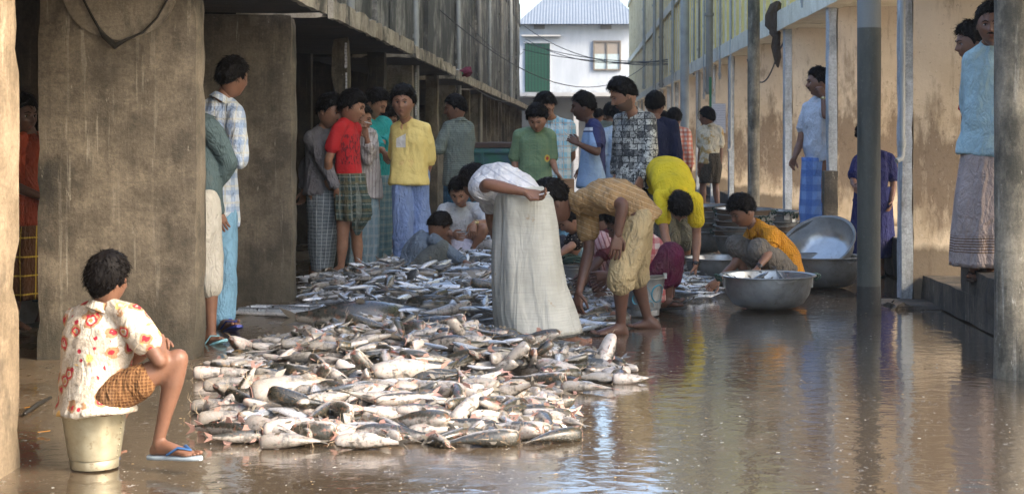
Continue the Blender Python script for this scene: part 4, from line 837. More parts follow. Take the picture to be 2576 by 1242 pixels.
def hair_mesh(mb, c, size, face, pitch, roll=0, thick=.02, hl=.50, back=-.50, side=-.02, tuft=.010, seed=0, fringe=0, top=.0):
    S, F, U = head_basis(face, pitch, roll); k = size / .24; D = ICO; x, y, z = D[:, 0], D[:, 1], D[:, 2]
    line = np.where(y > 0, side + (hl - side) * np.clip(y * 1.25, 0, 1) ** 1.3, side + (side - back) * -np.abs(y) ** .8)
    line = line + .05 * vnoise(D * 6, seed) - fringe * np.exp(-((x - .1) / .5) ** 2) * (y > 0)
    line = line - .22 * np.exp(-((y - .22) / .10) ** 2) * (np.abs(x) > .6)          # sideburn
    m = np.clip((z - line + .05) / .26, 0, 1); m = m * m * (3 - 2 * m)
    thick = thick * .72; tuft = tuft * .55; th = thick * (.35 + .75 * np.clip(z + .3, 0, 1)) + top * np.clip(z, 0, 1) * np.clip(y + .6, 0, 1.4)
    nz = vnoise(np.stack([x * 9 + seed, y * 9, z * 5], 1), seed + 3) * tuft + np.abs(vnoise(np.stack([x * 24, y * 24, z * 9], 1), seed + 5)) * tuft * .7
    off = -.012 + m * (.013 + th + nz)
    Pn = HEADV.copy(); n = np.stack([x / .0755, y / .094, z / .118], 1); n /= np.linalg.norm(n, axis=1)[:, None]
    sm = np.stack([x * .0785, y * .093, z * .118], 1); lo = np.clip(-z, 0, 1); sm[:, 1] *= np.where(y > 0, 1, 1 - .42 * lo ** 1.2); sm[:, 0] *= 1 - .34 * lo ** 1.4
    Pn = sm + n * off[:, None]
    mb.add(Pn @ (np.array([S, F, U]) * k) + np.array(c), ICOF, 0)
    if tuft <= 0: return
    Q = Pn; rs = np.random.RandomState(seed + 5); sel = rs.choice(np.where(m > .35)[0], 900); cr = np.array([.1, -.35, .93]); Bm = np.array([S, F, U]) * k; V = []; Fc = []
    for q in sel:
        d = D[q]; t_ = d - cr * d.dot(cr); t_ /= max(1e-3, np.linalg.norm(t_)); nn = n[q]; t_ = t_ - nn * t_.dot(nn); t_ = t_ / max(1e-3, np.linalg.norm(t_)) + nn * rs.uniform(.05, .35) + rs.normal(0, .25, 3); w_ = np.cross(nn, t_); w_ /= max(1e-3, np.linalg.norm(w_))
        L = rs.uniform(.014, .03) * (.6 + thick * 30); b0 = Q[q] - nn * .002; o_ = len(V); wd = rs.uniform(.0012, .0026)
        V += [b0 - w_ * wd, b0 + w_ * wd, b0 + nn * wd * 1.5, b0 + t_ * L]; Fc += [(o_, o_ + 3, o_ + 1), (o_ + 1, o_ + 3, o_ + 2), (o_ + 2, o_ + 3, o_), (o_, o_ + 1, o_ + 2)]
    mb.add(np.array(V) @ Bm + np.array(c), Fc, 0)
def add_hand(mb, w, d, n, k=1.0, curl=.5, thumb=1, spread=.1, fist=False):
    """w wrist, d direction of the palm, n normal out of the back of the hand"""
    d = Vector(d).normalized(); n = Vector(n); n = (n - d * n.dot(d)).normalized(); s = d.cross(n) * thumb
    S = []
    for t_, a, b_ in ((-.01, .024, .018), (.02, .030, .015), (.05, .038, .014), (.08, .040, .0125), (.092, .036, .010)): S.append((w + d * t_ * k, s, n, a * k, b_ * k))
    mb.loft(S, 14, p=2.6)
    cu = 1.35 if fist else curl
    for i, (off, L) in enumerate(((.029, .068), (.010, .077), (-.010, .071), (-.028, .056))):
        p = w + d * .085 * k + s * off * k; a = cu * .35; dd = d + s * spread * (off / .03); P = [p]
        for j, f in enumerate((.45, .32, .25)):
            a += cu * (.75 if j else .5); q = (dd * math.cos(a) - n * math.sin(a)).normalized(); P.append(P[-1] + q * L * f * k)
        mb.tube(P, [.0095 * k, .0088 * k, .008 * k, .0062 * k], 8)
    p = w + d * .022 * k + s * .026 * k; q1 = (s * .8 + d * .7 - n * .25).normalized(); q2 = (d * .9 + s * .15 - n * (.3 + cu * .4)).normalized()
    mb.tube([p - q1 * .012 * k, p + q1 * .034 * k, p + q1 * .034 * k + q2 * .03 * k, p + q1 * .034 * k + q2 * .052 * k], [.014 * k, .011 * k, .0095 * k, .007 * k], 8)
def add_foot(mb, a, toe, k=1.0):      # a = ankle joint, toe = tip of the big toe (both world)
    f = toe - a; f.z += .075 * k; L = f.length; f.normalize(); s = f.cross(Vector((0, 0, 1))).normalized(); u = s.cross(f)
    b0 = toe - f * max(L, .17 * k) - f * .052 * k; LL = (toe - b0).length
    S = []
    for t_, w_, h_ in ((0, .014, .016), (.06, .027, .030), (.18, .032, .044), (.36, .031, .040), (.55, .036, .030), (.72, .043, .021), (.84, .043, .015), (.92, .036, .010)): S.append((b0 + f * LL * t_ + u * (h_ * k - .002), s, u, w_ * k, h_ * k))
    mb.loft(S, 16, p=2.3)
    mb.tube([a, b0 + f * LL * .22 + u * .04 * k], [.034 * k, .036 * k], 12)
    return b0, f, s, u, LL
def add_toes(mb, ft, k, side=1):
    b0, f, s, u, LL = ft
    for i, (o, l, r) in enumerate(((.030, 1.0, .0125), (.011, .99, .009), (-.006, .96, .0085), (-.021, .92, .008), (-.034, .87, .0075))):
        p = b0 + f * LL * (l - .11) + s * o * side * k + u * r * k; mb.tube([p, p + f * LL * .1], [r * k, r * .9 * k], 8)
def J2W(J, Y0):
    r = {}
    for k_, v in J.items(): r[k_] = v if isinstance(v, Vector) else W(v[0], v[1], Y0 + (v[2] if len(v) > 2 else 0))
    return r
def stand(px, Y, top, face, z0=0.0, lean=0.0, arms='down', stance=.1, H=None, hpx=None):
    """joints of a standing figure whose crown shows at picture height `top`"""
    zt = CAMH - (top - VY) * Y / FPX; H = H or (zt - z0); a = R(face); F = Vector((math.sin(a), -math.cos(a), 0)); S = Vector((math.cos(a), math.sin(a), 0)); c = Vector(((px - VX) * Y / FPX, Y, z0))
    def p(s, f, z): return c + S * s * H + F * (f * H + lean * H * max(0, z - .5)) + Vector((0, 0, z * H))
    J = dict(hd=p(0, .015, .925), nk=p(0, -.01, .845), sh=p(0, -.01, .81))
    for n, s in (('R', 1), ('L', -1)):
        J['s' + n] = p(.105 * s, -.012, .805); J['h' + n] = p(.052 * s, 0, .52); J['k' + n] = p(.06 * s, .012 + stance * .15 * s, .285); J['a' + n] = p(.062 * s, -.01 + stance * .35 * s, .047); J['t' + n] = p(.085 * s, .11 + stance * .35 * s, .008)
        if arms == 'down': J['e' + n] = p(.135 * s, -.025, .63); J['w' + n] = p(.145 * s, .03, .485)
        elif arms == 'back': J['e' + n] = p(.14 * s, -.06, .635); J['w' + n] = p(.05 * s, -.10, .52)
        elif arms == 'fold': J['e' + n] = p(.135 * s, .04, .645); J['w' + n] = p(-.07 * s, .12, .665 + .01 * s)
        elif arms == 'front': J['e' + n] = p(.135 * s, .0, .635); J['w' + n] = p(.03 * s, .12, .57)
    J['H'] = H; J['F'] = F; J['S'] = S; return J
CIG = plain('cigarette', (.75, .73, .7), .7, bst=0); WATCH = plain('watch_metal', (.5, .42, .22), .3, metal=.9); WATCHB = plain('black_watch', (.02, .02, .022), .4)
PEOPLE = []
class Person:
    HS = 1.11
    def __init__(s, label, J, Y0=None, H=1.65, skin='mid', w=1.0, group=None, cat='person'):
        if 'H' in J: H = J.pop('H'); J.pop('F'); J.pop('S')
        s.J = J2W(J, Y0); J = s.J; s.H = H; s.k = H / 1.68; s.w = w; s.skin = SK[skin]
        for n in 'RL':
            for q in ('s', 'e', 'w', 'h', 'k', 'a', 't'): assert q + n in J, (label, q + n)
        s.pel = (J['hL'] + J['hR']) / 2; s.sh = (J['sL'] + J['sR']) / 2
        if 'nk' not in J: J['nk'] = s.sh + (J['hd'] - s.sh) * .25
        lo = min(J['aL'].z, J['aR'].z) - .08
        s.base = Vector((s.pel.x, s.pel.y, max(0, min(J['tL'].z, J['tR'].z)))); s.base.z = 0 if s.base.z < .12 else s.base.z
        s.root = thing('person', s.base, label, cat, group); s.label = label
        sp = s.sh - s.pel; s.mid = J.get('mid', (s.pel + s.sh) / 2)
    def spine(s, t):
        a, b, c = s.pel, s.mid * 2 - (s.pel + s.sh) / 2, s.sh
        p = a * (1 - t) ** 2 + b * 2 * t * (1 - t) + c * t * t; tt = max(0, min(1, t)); d = ((b - a) * (1 - tt) + (c - b) * tt)
        if t < 0: d = (b - a); p = a + (b - a).normalized() * t * (s.sh - s.pel).length
        if t > 1: p = c + (c - b).normalized() * (t - 1) * (s.sh - s.pel).length
        d.normalize(); J = s.J; lh = (J['hR'] - J['hL']).normalized(); ls = (J['sR'] - J['sL']).normalized(); l = lh.lerp(ls, tt); l = (l - d * l.dot(d)).normalized(); return p, l, d.cross(l), d
    def torso(s, mb, secs, n=22, p=2.3, rip=None):
        S = []
        for t, a, b in secs: c, l, v, d = s.spine(t); S.append((c, l, v, a * s.k * s.w, b * s.k * s.w))
        mb.loft(S, n, p=p, rip=rip)
    def limb(s, mb, a, b, ra, rb, bulge=0, off=0, n=12):
        p0, p1 = s.J[a], s.J[b]; k = s.k; m = p0.lerp(p1, .35)
        mb.tube([p0, m, p1], [(ra + off) * k, ((ra * .6 + rb * .4) + bulge + off) * k, (rb + off) * k], n)
    def body(s, head=None, hands=True, feet=True, curl=(.5, .5), hn=None, hd=None, stache=False, fist=False, voxel=.0115, eyes=True, neckfat=1.0):
        """head = (px size in metres, face, pitch[, roll])"""
        J = s.J; k = s.k; mb = MB()
        s.torso(mb, [(-.14, .09, .07), (-.02, .145, .098), (.2, .138, .090), (.42, .122, .080), (.68, .145, .092), (.88, .155, .088), (1.0, .12, .066)])
        mb.tube([s.sh - (s.sh - s.pel).normalized() * .03, J['nk'], J['nk'].lerp(J['hd'], .55)], [.062 * k, .052 * k * neckfat, .048 * k * neckfat], 14)
        for n in 'RL':
            mb.tube([J['s' + n], J['s' + n].lerp(J['nk'], .75)], [.046 * k, .040 * k], 12)
            s.limb(mb, 's' + n, 'e' + n, .052, .038, .002); mb.tube([J['e' + n], J['e' + n].lerp(J['w' + n], .3), J['w' + n]], [.038 * k, .040 * k, .026 * k], 12)
            mb.tube([J['h' + n], J['h' + n].lerp(J['k' + n], .4), J['k' + n]], [.088 * k, .078 * k, .054 * k], 14)
            mb.tube([J['k' + n], J['k' + n].lerp(J['a' + n], .3), J['k' + n].lerp(J['a' + n], .7), J['a' + n]], [.052 * k, .056 * k, .038 * k, .031 * k], 14)
        ft = {n: add_foot(mb, J['a' + n], J['t' + n], k) for n in 'RL'} if feet else {}
        V, Nn, F = remesh(mb, voxel, 4); o = MB(); o.add(V, F, 0)
        for i, n in enumerate('RL'):
            if feet: add_toes(o, ft[n], k, -1 if n == 'R' else 1)
            if hands:
                w_ = J['w' + n]; d = (w_ - J['e' + n]).normalized(); dd = (hd or {}).get(n, d); nn = (hn or {}).get(n, (J['s' + n] - s.sh)); nn = Vector(nn); nn = nn - Vector(dd).normalized() * nn.dot(Vector(dd).normalized())
                if nn.length < .05: nn = Vector((0, -1, .2))
                sd = Vector(dd).cross(nn); fwd = s.spine(.8)[2]; tb = 1 if sd.dot(fwd) > 0 else -1
                if (hn or {}).get(n + 't'): tb = hn[n + 't']
                add_hand(o, w_, dd, nn, k, curl[i], tb, fist=fist == n)
        s.ft = ft
        hs, face, pitch = head[0] * s.HS, head[1], head[2]; roll = head[3] if len(head) > 3 else 0; s.head = (hs, face, pitch, roll)
        S, Fw, U, kk, pt, on = add_head(o, J['hd'], hs, face, pitch, roll, eyes=eyes); s.pt = pt; s.on = on; s.kk = kk; s.hb = (S, Fw, U)
        b = o.build('body', [s.skin, EYEW, EYED, LIP], s.root, sharp=None)
        # brows
        h = MB()
        if eyes:
            for sg in (-1, 1): h.tube([on(sg * .16, .20, .001), on(sg * .34, .26, .002), on(sg * .56, .19, .001)], [.0028 * kk, .004 * kk, .002 * kk], 6, flat=.7)
            h.build('eyebrows', HAIR, s.root, sharp=None)
        if stache: q = MB(); q.tube([on(-.25, -.37, .002), on(-.1, -.33, .004), on(0, -.335, .004), on(.1, -.33, .004), on(.25, -.37, .002)], [.003 * kk, .0062 * kk, .0055 * kk, .0062 * kk, .003 * kk], 8); q.build('moustache', HAIR, s.root, sharp=None)
        return s
    def hair(s, **kw):
        h = MB(); hair_mesh(h, s.J['hd'], *s.head, seed=len(PEOPLE) + 3, **kw); h.build('hair', HAIR, s.root, sharp=None); PEOPLE.append(s); return s
    def garment(s, mb, name, mat, fold=.010, voxel=.0105, fs=(8, 8, 3.2), it=3, seed=0, drop=0):
        V, Nn, F = remesh(mb, voxel, it)
        r = 1 - np.abs(vnoise(V * np.array(fs) + seed * 3.7 + .35 * np.stack([vnoise(V * 5, 7)] * 3, 1), 11 + seed)) * 2; r2 = vnoise(V * 19, 5 + seed)
        r3 = 1 - np.abs(vnoise((V + .03 * vnoise(V * 6, 2)[:, None]) * np.array((17, 17, 8)), 23 + seed)) * 2
        V = V + Nn * (r * fold + r3 * fold * .45 + r2 * fold * .2)[:, None]
        o = MB(); o.add(V, F, 0); return o.build(name, mat, s.root, sharp=None)
    def shirt(s, mat, sleeve=.55, hem=.22, loose=1.0, collar=True, name='shirt', flare=1.0, fold=.009, cuff=True, sleeves=('R', 'L'), collar_mat=None, belly=0.0):
        J = s.J; k = s.k; mb = MB(); q = .018 * loose
        s.torso(mb, [(-hem, (.162 + q) * flare, (.116 + q + belly) * flare), (-hem * .5, (.158 + q) * flare, (.114 + q + belly)), (0, .152 + q, .106 + q + belly), (.25, .143 + q, .099 + q + belly), (.5, .138 + q, .093 + q + belly * .4), (.72, .150 + q * .8, .099 + q * .8), (.9, .157 + q * .5, .092 + q * .6), (1.0, .128 + q * .4, .070 + q * .4), (1.05, .08 + q * .3, .055 + q * .3)])
        for n in sleeves:
            p0, p1, p2 = J['s' + n], J['e' + n], J['w' + n]; sl = min(sleeve, 1.0); e = p0.lerp(p1, sl); fl = 1.25 if sleeve <= 1 else 1.05
            mb.tube([s.sh.lerp(s.pel, .1), s.sh.lerp(J['nk'], .35)], [.082 * k, .072 * k], 14)
            mb.tube([p0, p0.lerp(J['nk'], .62)], [.050 * k + q * .4 * k, .042 * k + q * .3 * k], 12)
            mb.tube([p0, p0.lerp(e, .5), e], [.053 * k + q * k * .45, .051 * k + q * k * .6, (.044 if sleeve > 1 else .050) * k + q * k * .7], 14)
            if sleeve > 1: w = p1.lerp(p2, sleeve - 1); mb.tube([p1, p1.lerp(w, .5), w], [.046 * k + q * k * .6, .046 * k + q * .5 * k, .034 * k + q * .5 * k], 14)
        g = s.garment(mb, name, mat, fold, seed=len(PEOPLE))
        if cuff:
            for n in sleeves:
                c = MB()
                p0, p1, p2 = J['s' + n], J['e' + n], J['w' + n]
                a, b_ = (p0, p1) if sleeve <= 1 else (p1, p2); f = sleeve if sleeve <= 1 else sleeve - 1; e = a.lerp(b_, f); d = (b_ - a).normalized(); r = (.055 if sleeve <= 1 else .040) * k + q * .6 * k
                c.tube([e - d * .022 * k, e + d * .012 * k], [r * 1.03, r * 1.03], 18, rnd_end=False)
                c.build('cuff', mat, g, sharp=40)
        if collar:
            c = MB(); S = []; nk = s.J['nk']; d = (J['hd'] - s.sh).normalized(); l = (J['sR'] - J['sL']).normalized(); l = (l - d * l.dot(d)).normalized(); v = d.cross(l)
            if v.dot(s.hb[1]) < 0: v = -v
            ring = []; n_ = 28
            for i in range(n_ + 1):
                a = -math.pi * .93 + 2 * math.pi * .93 * i / n_; rr = .060 * k; dr = v * -math.cos(a) * rr * 1.0 + l * math.sin(a) * rr * 1.02
                fr = (1 - math.cos(a)) / 2; base = s.sh.lerp(nk, .92) + dr - d * .028 * k * fr; ring.append((base, dr.normalized(), fr))
            V = []; F = []
            for bp, dn, fr in ring:
                V += [bp + dn * .004 * k, bp + d * .034 * k - dn * .004 * k, bp + d * .032 * k + dn * .002 * k, bp + dn * (.020 + .022 * fr) * k - d * (.004 + .020 * fr) * k, bp + dn * (.017 + .02 * fr) * k - d * (.006 + .02 * fr) * k]
            for i in range(n_):
                for j in range(5): a = i * 5 + j; b_ = i * 5 + (j + 1) % 5; F.append((a, b_, b_ + 5, a + 5))
            F += [(4, 3, 2, 1, 0), tuple(n_ * 5 + j for j in range(5))]
            c.add(V, F); c.build('collar', collar_mat or mat, g, sharp=50)
        return g
    def trousers(s, mat, frac=1.9, r=(.098, .080, .066), name='trousers', fold=.009, waist=.02):
        J = s.J; k = s.k; mb = MB()
        s.torso(mb, [(-.12, .12, .09), (-.02, .148 + waist * .3, .106), (.14, .140 + waist * .3, .095)])
        for n in 'RL':
            p0, p1, p2 = J['h' + n], J['k' + n], J['a' + n]; f1 = min(1, frac); e = p0.lerp(p1, f1)
            mb.tube([p0, p0.lerp(e, .5), e], [r[0] * .9 * k, (r[0] + r[1]) / 2 * k, r[1] * k], 16)
            if frac > 1: w = p1.lerp(p2, frac - 1); mb.tube([p1, p1.lerp(w, .5), w], [r[1] * k * .97, (r[1] + r[2]) / 2 * k, r[2] * k], 16)
        return s.garment(mb, name, mat, fold, seed=len(PEOPLE) + 20)
    def wrap(s, mat, secs=None, hem=.12, wr=.165, hr=.175, dr=.7, name='lungi', amp=.07, folds=7, Y=None, top=.12, lean=None):
        """lungi: a loft from waist to hem; secs = picture (px, py, half width px, depth offset, half depth m)"""
        mb = MB(); k = s.k; ph = len(PEOPLE) * 1.3
        if secs:
            S = []
            rows = [np.array(r_, dtype=float) for r_ in secs]; m = len(rows); N = 18
            for i in range(N + 1):
                f = i / N * (m - 1); j = min(m - 2, int(f)); g = f - j; g2 = g * g * (3 - 2 * g) * .3 + g * .7; r_ = rows[j] * (1 - g2) + rows[j + 1] * g2
                S.append((W(r_[0], r_[1], Y + r_[3]), Vector((1, 0, 0)), Vector((0, 1, 0)), r_[2] * Y / FPX, r_[4]))
        else:
            J = s.J; am = (J['aL'] + J['aR']) / 2; am.z = s.base.z if True else 0; c0, l, v, d = s.spine(top); l = Vector((l.x, l.y, 0)).normalized(); v = Vector((-l.y, l.x, 0)); S = []; zb = s.base.z + hem; N = 16
            for i in range(N + 1):
                f = i / N; z = c0.z + (zb - c0.z) * f; g = (c0.z - z) / max(.1, c0.z - s.base.z); c = Vector((c0.x + (am.x - c0.x) * g, c0.y + (am.y - c0.y) * g, z))
                ru = (wr + (hr - wr) * f + .022 * math.sin(f * math.pi)) * k * s.w; S.append((c, l, v, ru, ru * (.74 + (dr - .74) * f)))
        def rip(q, th): return 1 + amp * (.35 + .85 * q) * (.6 * np.sin(folds * th + ph + q * .9) + .35 * np.sin((folds * 2 - 3) * th + 2 * ph - q * 1.6) + .2 * np.sin(27 * th + ph)) + .02 * math.sin(q * 9 + ph) * np.sin(2 * th)
        c1, u1, v1, a1, b1 = S[-1]; S.append((Vector(c1) + Vector((0, 0, .01)), u1, v1, a1 * .9, b1 * .9))
        mb.loft(S, 84, rip=rip, uv=True)
        V = np.array(mb.v); V[:, 2] += vnoise(V * 7, 5) * .006; V += np.stack([vnoise(V * np.array((9, 9, 4)), 6), vnoise(V * np.array((9, 9, 4)), 8), V[:, 0] * 0], 1) * .007; mb.v = V.tolist()
        return mb.build(name, mat, s.root, sharp=None)
    def sandals(s, mat, strap, which='RL'):
        for n in which:
            b0, f, sd, u, LL = s.ft[n]; b = MB(); k = s.k; S = []
            for t_, w_ in ((-.05, .018), (.0, .033), (.2, .038), (.45, .034), (.7, .047), (.9, .045), (1.0, .034), (1.07, .016)): S.append((b0 + f * LL * t_ - u * .008, sd, u, w_ * k, .009))
            b.loft(S, 20, p=3); so = b.build('sandal', mat, s.root)
            b = MB(); tp = b0 + f * LL * .86 + u * .03 * k
            for sg in (-1, 1): b.tube([tp, b0 + f * LL * .68 + sd * sg * .030 * k + u * .046 * k, b0 + f * LL * .48 + sd * sg * .044 * k + u * .012 * k], [.006, .008, .008], 8, flat=.6)
            b.build('strap', strap, so)
    def watch(s, n, mat=WATCH):
        w, e = s.J['w' + n], s.J['e' + n]; d = (w - e).normalized(); b = MB(); b.tube([w - d * .030, w - d * .014], .031 * s.k, 16, rnd_end=False, mi=0); b.ell(w - d * .022 + Vector((0, -.03, 0)) * s.k, ((1, 0, 0), (0, 1, 0), (0, 0, 1)), (.016, .006, .016), 12); b.build('wristwatch', mat, s.root)
def cigarette(p, d, label):
    d = Vector(d).normalized(); b = MB(); b.tube([p - d * .035, p + d * .035], .0042, 10, rnd_end=False); single(b, 'cigarette', CIG, p, label, 'cigarette')
def px(Y, n): return n * Y / FPX          # picture pixels to metres at depth Y
# ---------------------------------------------------------------- the boy on the bucket
FLOR = T('flowered_cotton'); t = FLOR; o = t.obj(); v = t.map(o, (1, .6, 1))
c = t.mix(t.rng(t.noise(v, 16, 3, .5), .46, .5), (.60, .54, .44), (.48, .41, .32))
lf = t.noise(v, 30, 2, .5, 2.5); c = t.mix(t.m('LESS_THAN', t.m('ABSOLUTE', t.m('SUBTRACT', lf, .5)), .018), c, (.33, .27, .2))
vy = t.vor(t.map(v, loc=(3, 1, 2)), 15, ra=.9); c = t.mix(t.m('MULTIPLY', t.m('LESS_THAN', vy, .26), t.rng(t.noise(v, 8, 2, .5), .5, .52)), c, (.72, .45, .13))
wob = t.n('ShaderNodeVectorMath', {0: v, 1: t.n('ShaderNodeVectorMath', {0: t.n('ShaderNodeTexNoise', {'Vector': v, 'Scale': 30, 'Detail': 2}).outputs['Color'], 3: .03}, operation='SCALE').outputs[0]}, operation='ADD').outputs[0]
vr = t.vor(wob, 13.5, ra=.9); c = t.mix(t.m('MULTIPLY', t.m('LESS_THAN', vr, .40), t.m('GREATER_THAN', vr, .30)), c, (.36, .20, .10)); c = t.mix(t.m('MULTIPLY', t.m('LESS_THAN', vr, .30), t.m('GREATER_THAN', vr, .20)), c, (.42, .018, .03)); c = t.mix(t.m('LESS_THAN', vr, .12), c, (.40, .22, .08))
vd = t.vor(t.map(v, loc=(7, 4, 9)), 23, ra=.9); pk = t.noise(t.map(v, loc=(1, 1, 1)), 7, 2, .5); c = t.mix(t.m('MULTIPLY', t.m('LESS_THAN', vd, .22), t.m('GREATER_THAN', pk, .52)), c, (.38, .015, .035)); c = t.mix(t.m('MULTIPLY', t.m('LESS_THAN', vd, .22), t.m('LESS_THAN', pk, .42)), c, (.68, .30, .32))
f1 = t.noise(t.map(o, (9, 9, 5)), 1.5, 3, .5, 1.2); FLOR = t.out(c, .8, t.bump(t.m('ADD', t.m('MULTIPLY', t.m('ABSOLUTE', t.m('SUBTRACT', f1, .5)), -3), t.noise(o, 28, 3, .6)), .6, .012))
Y = 6.05
p = Person('boy in a red-flowered cream shirt and brown shorts sitting on a metal bucket', dict(
    hd=(269, 706, -.0), nk=(258, 764, 0), sL=(190, 802, .10), sR=(326, 797, -.05), eR=(402, 908, -.10), wR=(404, 850, .04), eL=(330, 905, .30), wL=(398, 862, .18),
    hL=(205, 1000, .09), hR=(268, 1005, -.07), kR=(450, 900, -.04), aR=(399, 1108, -.02), tR=(497, 1146, -.10), kL=(330, 965, .36), aL=(268, 1120, .26), tL=(305, 1140, .36), mid=(240, 900, .02)), Y, H=1.22, skin='dark', w=1.14)
p.body(head=(.176, 142, 6), curl=(1.0, 1.0), hn={'R': (0, -.6, .8), 'L': (0, 0, 1)}, hd={'R': Vector((-.9, .1, .15)), 'L': Vector((.4, -.8, .3))}, voxel=.007)
p.shirt(FLOR, sleeve=.55, hem=.17, loose=2.2, flare=1.12, fold=.007); p.hair(thick=.028, back=-.98, side=-.25, hl=.42, tuft=.008, top=.006)
p.trousers(cloth('brown_weave_shorts', (.2, .09, .03), pat=checks((.13, .055, .02), (.32, .17, .07), .012, .012, .3)), frac=.45, r=(.104, .096, .090), name='shorts', waist=-.08)
p.sandals(plain('white_blue_sole', (.30, .36, .40), .6), plain('blue_strap', (.03, .10, .24), .5))
# ---------------------------------------------------------------- left doorway
LBC = cloth('pale_blue_plaid', (.55, .62, .7), pat=checks((.58, .64, .70), (.27, .38, .58), .075, .11, .3, mixw=.6, third=(.62, .6, .5)))
J = stand(560, 10.5, 150, 150, lean=.0, arms='front'); J.update(hd=W(584, 197, 10.5), nk=W(561, 246, 10.5), sR=W(497, 282, 10.55), sL=W(590, 285, 10.45), hL=W(562, 520, 10.5), hR=W(524, 520, 10.6), kL=W(562, 665, 10.45), kR=W(540, 660, 10.6), aL=W(558, 808, 10.42), tL=W(598, 818, 10.05), aR=W(545, 800, 10.6), tR=W(590, 812, 10.3), eL=W(602, 400, 10.3), wL=W(535, 430, 10.25), eR=W(500, 400, 10.6), wR=W(515, 450, 10.6))
p = Person('man in pale blue plaid shirt and light blue trousers leaning past the near pillar', J, skin='dark')
p.body(head=(.238, 140, 8)); p.shirt(LBC, sleeve=1.2, hem=.20, flare=.95, loose=.8); p.hair(thick=.022, back=-.58); p.trousers(cloth('light_blue_cotton', (.20, .38, .52)), 1.93, (.088, .082, .078)); p.sandals(plain('blue_rubber', (.03, .05, .30), .5), plain('blue_rubber2', (.03, .05, .30), .5))
J = stand(505, 9.75, 195, 90, arms='down'); J.update(hd=W(462, 240, 9.8), sL=W(528, 322, 9.62), sR=W(500, 322, 9.95), eL=W(578, 408, 9.70), wL=W(530, 478, 9.78), hL=W(516, 505, 9.65), hR=W(496, 505, 9.85), kL=W(528, 665, 9.65), aL=W(532, 835, 9.63), tL=W(563, 853, 9.58), kR=W(500, 665, 9.9), aR=W(495, 835, 9.9), tR=W(530, 850, 9.9))
p = Person('man in grey-green shirt, elbow out, mostly hidden by the near pillar', J, skin='dark')
p.body(head=(.24, 90, 5)); p.shirt(cloth('grey_green_shirt', (.085, .125, .13)), sleeve=1.85, hem=.16, loose=1.1); p.hair(); p.trousers(cloth('off_white_cotton', (.50, .47, .40)), 1.35, (.102, .080, .072)); p.sandals(plain('aqua_rubber', (.22, .45, .50), .5), plain('aqua_rubber2', (.22, .45, .50), .5))
J = stand(82, 10.3, 250, 60, arms='front'); J.update(hd=W(52, 292, 10.3))
p = Person('man in rust-red shirt and yellow-checked wrap in the dark stall at far left', J, skin='deep')
p.body(head=(.25, 60, 5)); p.shirt(cloth('rust_shirt', (.40, .075, .03), pat=stripes((.40, .07, .03), (.20, .04, .02), .3, .3)), sleeve=.7, hem=.24, loose=1.4); p.hair(); p.wrap(cloth('dark_checked_wrap', (.05, .03, .02), pat=checks((.10, .045, .02), (.55, .38, .05), .10, .12, .08, 'uv', mixw=.8)), hem=.2)
J = stand(128, 10.6, 280, 110, arms='front')
p = Person('man in dark grey shirt, only his elbow showing in the dark far-left stall', J, skin='deep')
p.body(head=(.24, 110, 5)); p.shirt(cloth('dark_grey_shirt', (.06, .07, .07)), sleeve=1.4, hem=.2); p.hair(); p.wrap(cloth('dull_blue_wrap', (.12, .2, .26)), hem=.15)
# ---------------------------------------------------------------- the group of watching men
J = stand(812, 14.15, 240, 60, arms='down', lean=.03); J.update(hd=W(829, 280, 14.1), nk=W(812, 325, 14.15), sL=W(780, 345, 14.0), sR=W(838, 345, 14.3), eL=W(826, 425, 13.9), wL=W(846, 475, 13.86), eR=W(770, 420, 14.35), wR=W(764, 480, 14.3), aL=W(812, 676, 14.1), tL=W(830, 689, 14.0), aR=W(785, 676, 14.2), tR=W(800, 690, 14.0))
p = Person('man with a moustache, grey shirt and grey gridded wrap, leftmost of the watchers', J, skin='mid', w=1.04)
p.body(head=(.272, 62, 14), stache=True); p.shirt(cloth('grey_shirt', (.20, .19, .20), folds=1.4), sleeve=1.82, hem=.26, loose=1.2, fold=.012, flare=1.05); p.hair(hl=.55)
p.wrap(cloth('grey_grid_wrap', (.2, .23, .25), pat=checks((.17, .20, .22), (.50, .53, .53), .042, .032, .14, 'uv', mixw=.75)), [(818, 478, 46, 0, .17), (818, 520, 47, 0, .18), (816, 570, 40, 0, .17), (813, 620, 34, 0, .15), (810, 687, 25, 0, .11)], Y=14.15, amp=.06)
J = stand(878, 14.0, 232, 75, arms='back'); J.update(hd=W(884, 270, 14.0), aL=W(858, 672, 13.9), tL=W(888, 690, 13.85), aR=W(903, 672, 14.1), tR=W(935, 689, 14.0), kL=W(862, 600, 13.9), kR=W(897, 598, 14.15))
RED = T('red_jersey'); t = RED; x, y, z = t.sep(t.obj()); c = t.mix(t.m('MULTIPLY', t.m('MULTIPLY', t.rng(t.noise(t.map(t.obj(), (60, 60, 25)), 1, 3, .6), .5, .56), t.m('LESS_THAN', t.m('ABSOLUTE', t.m('SUBTRACT', z, 1.12)), .13)), t.m('LESS_THAN', t.m('ABSOLUTE', t.m('SUBTRACT', x, .05)), .10)), (.42, .008, .012), (.12, .005, .01))
RED = t.out(c, .85, t.bump(t.m('ADD', t.m('MULTIPLY', t.m('ABSOLUTE', t.m('SUBTRACT', t.noise(t.obj(), 9, 3, .5, 1), .5)), -2.5), t.noise(t.obj(), 25, 3, .5)), .6, .012))
p = Person('barefoot boy in a red T-shirt and hitched green plaid wrap', J, skin='mid', w=.82)
p.body(head=(.262, 78, 14)); p.shirt(RED, sleeve=.62, hem=.26, collar=False, loose=1.2); p.hair(thick=.026, fringe=.14)
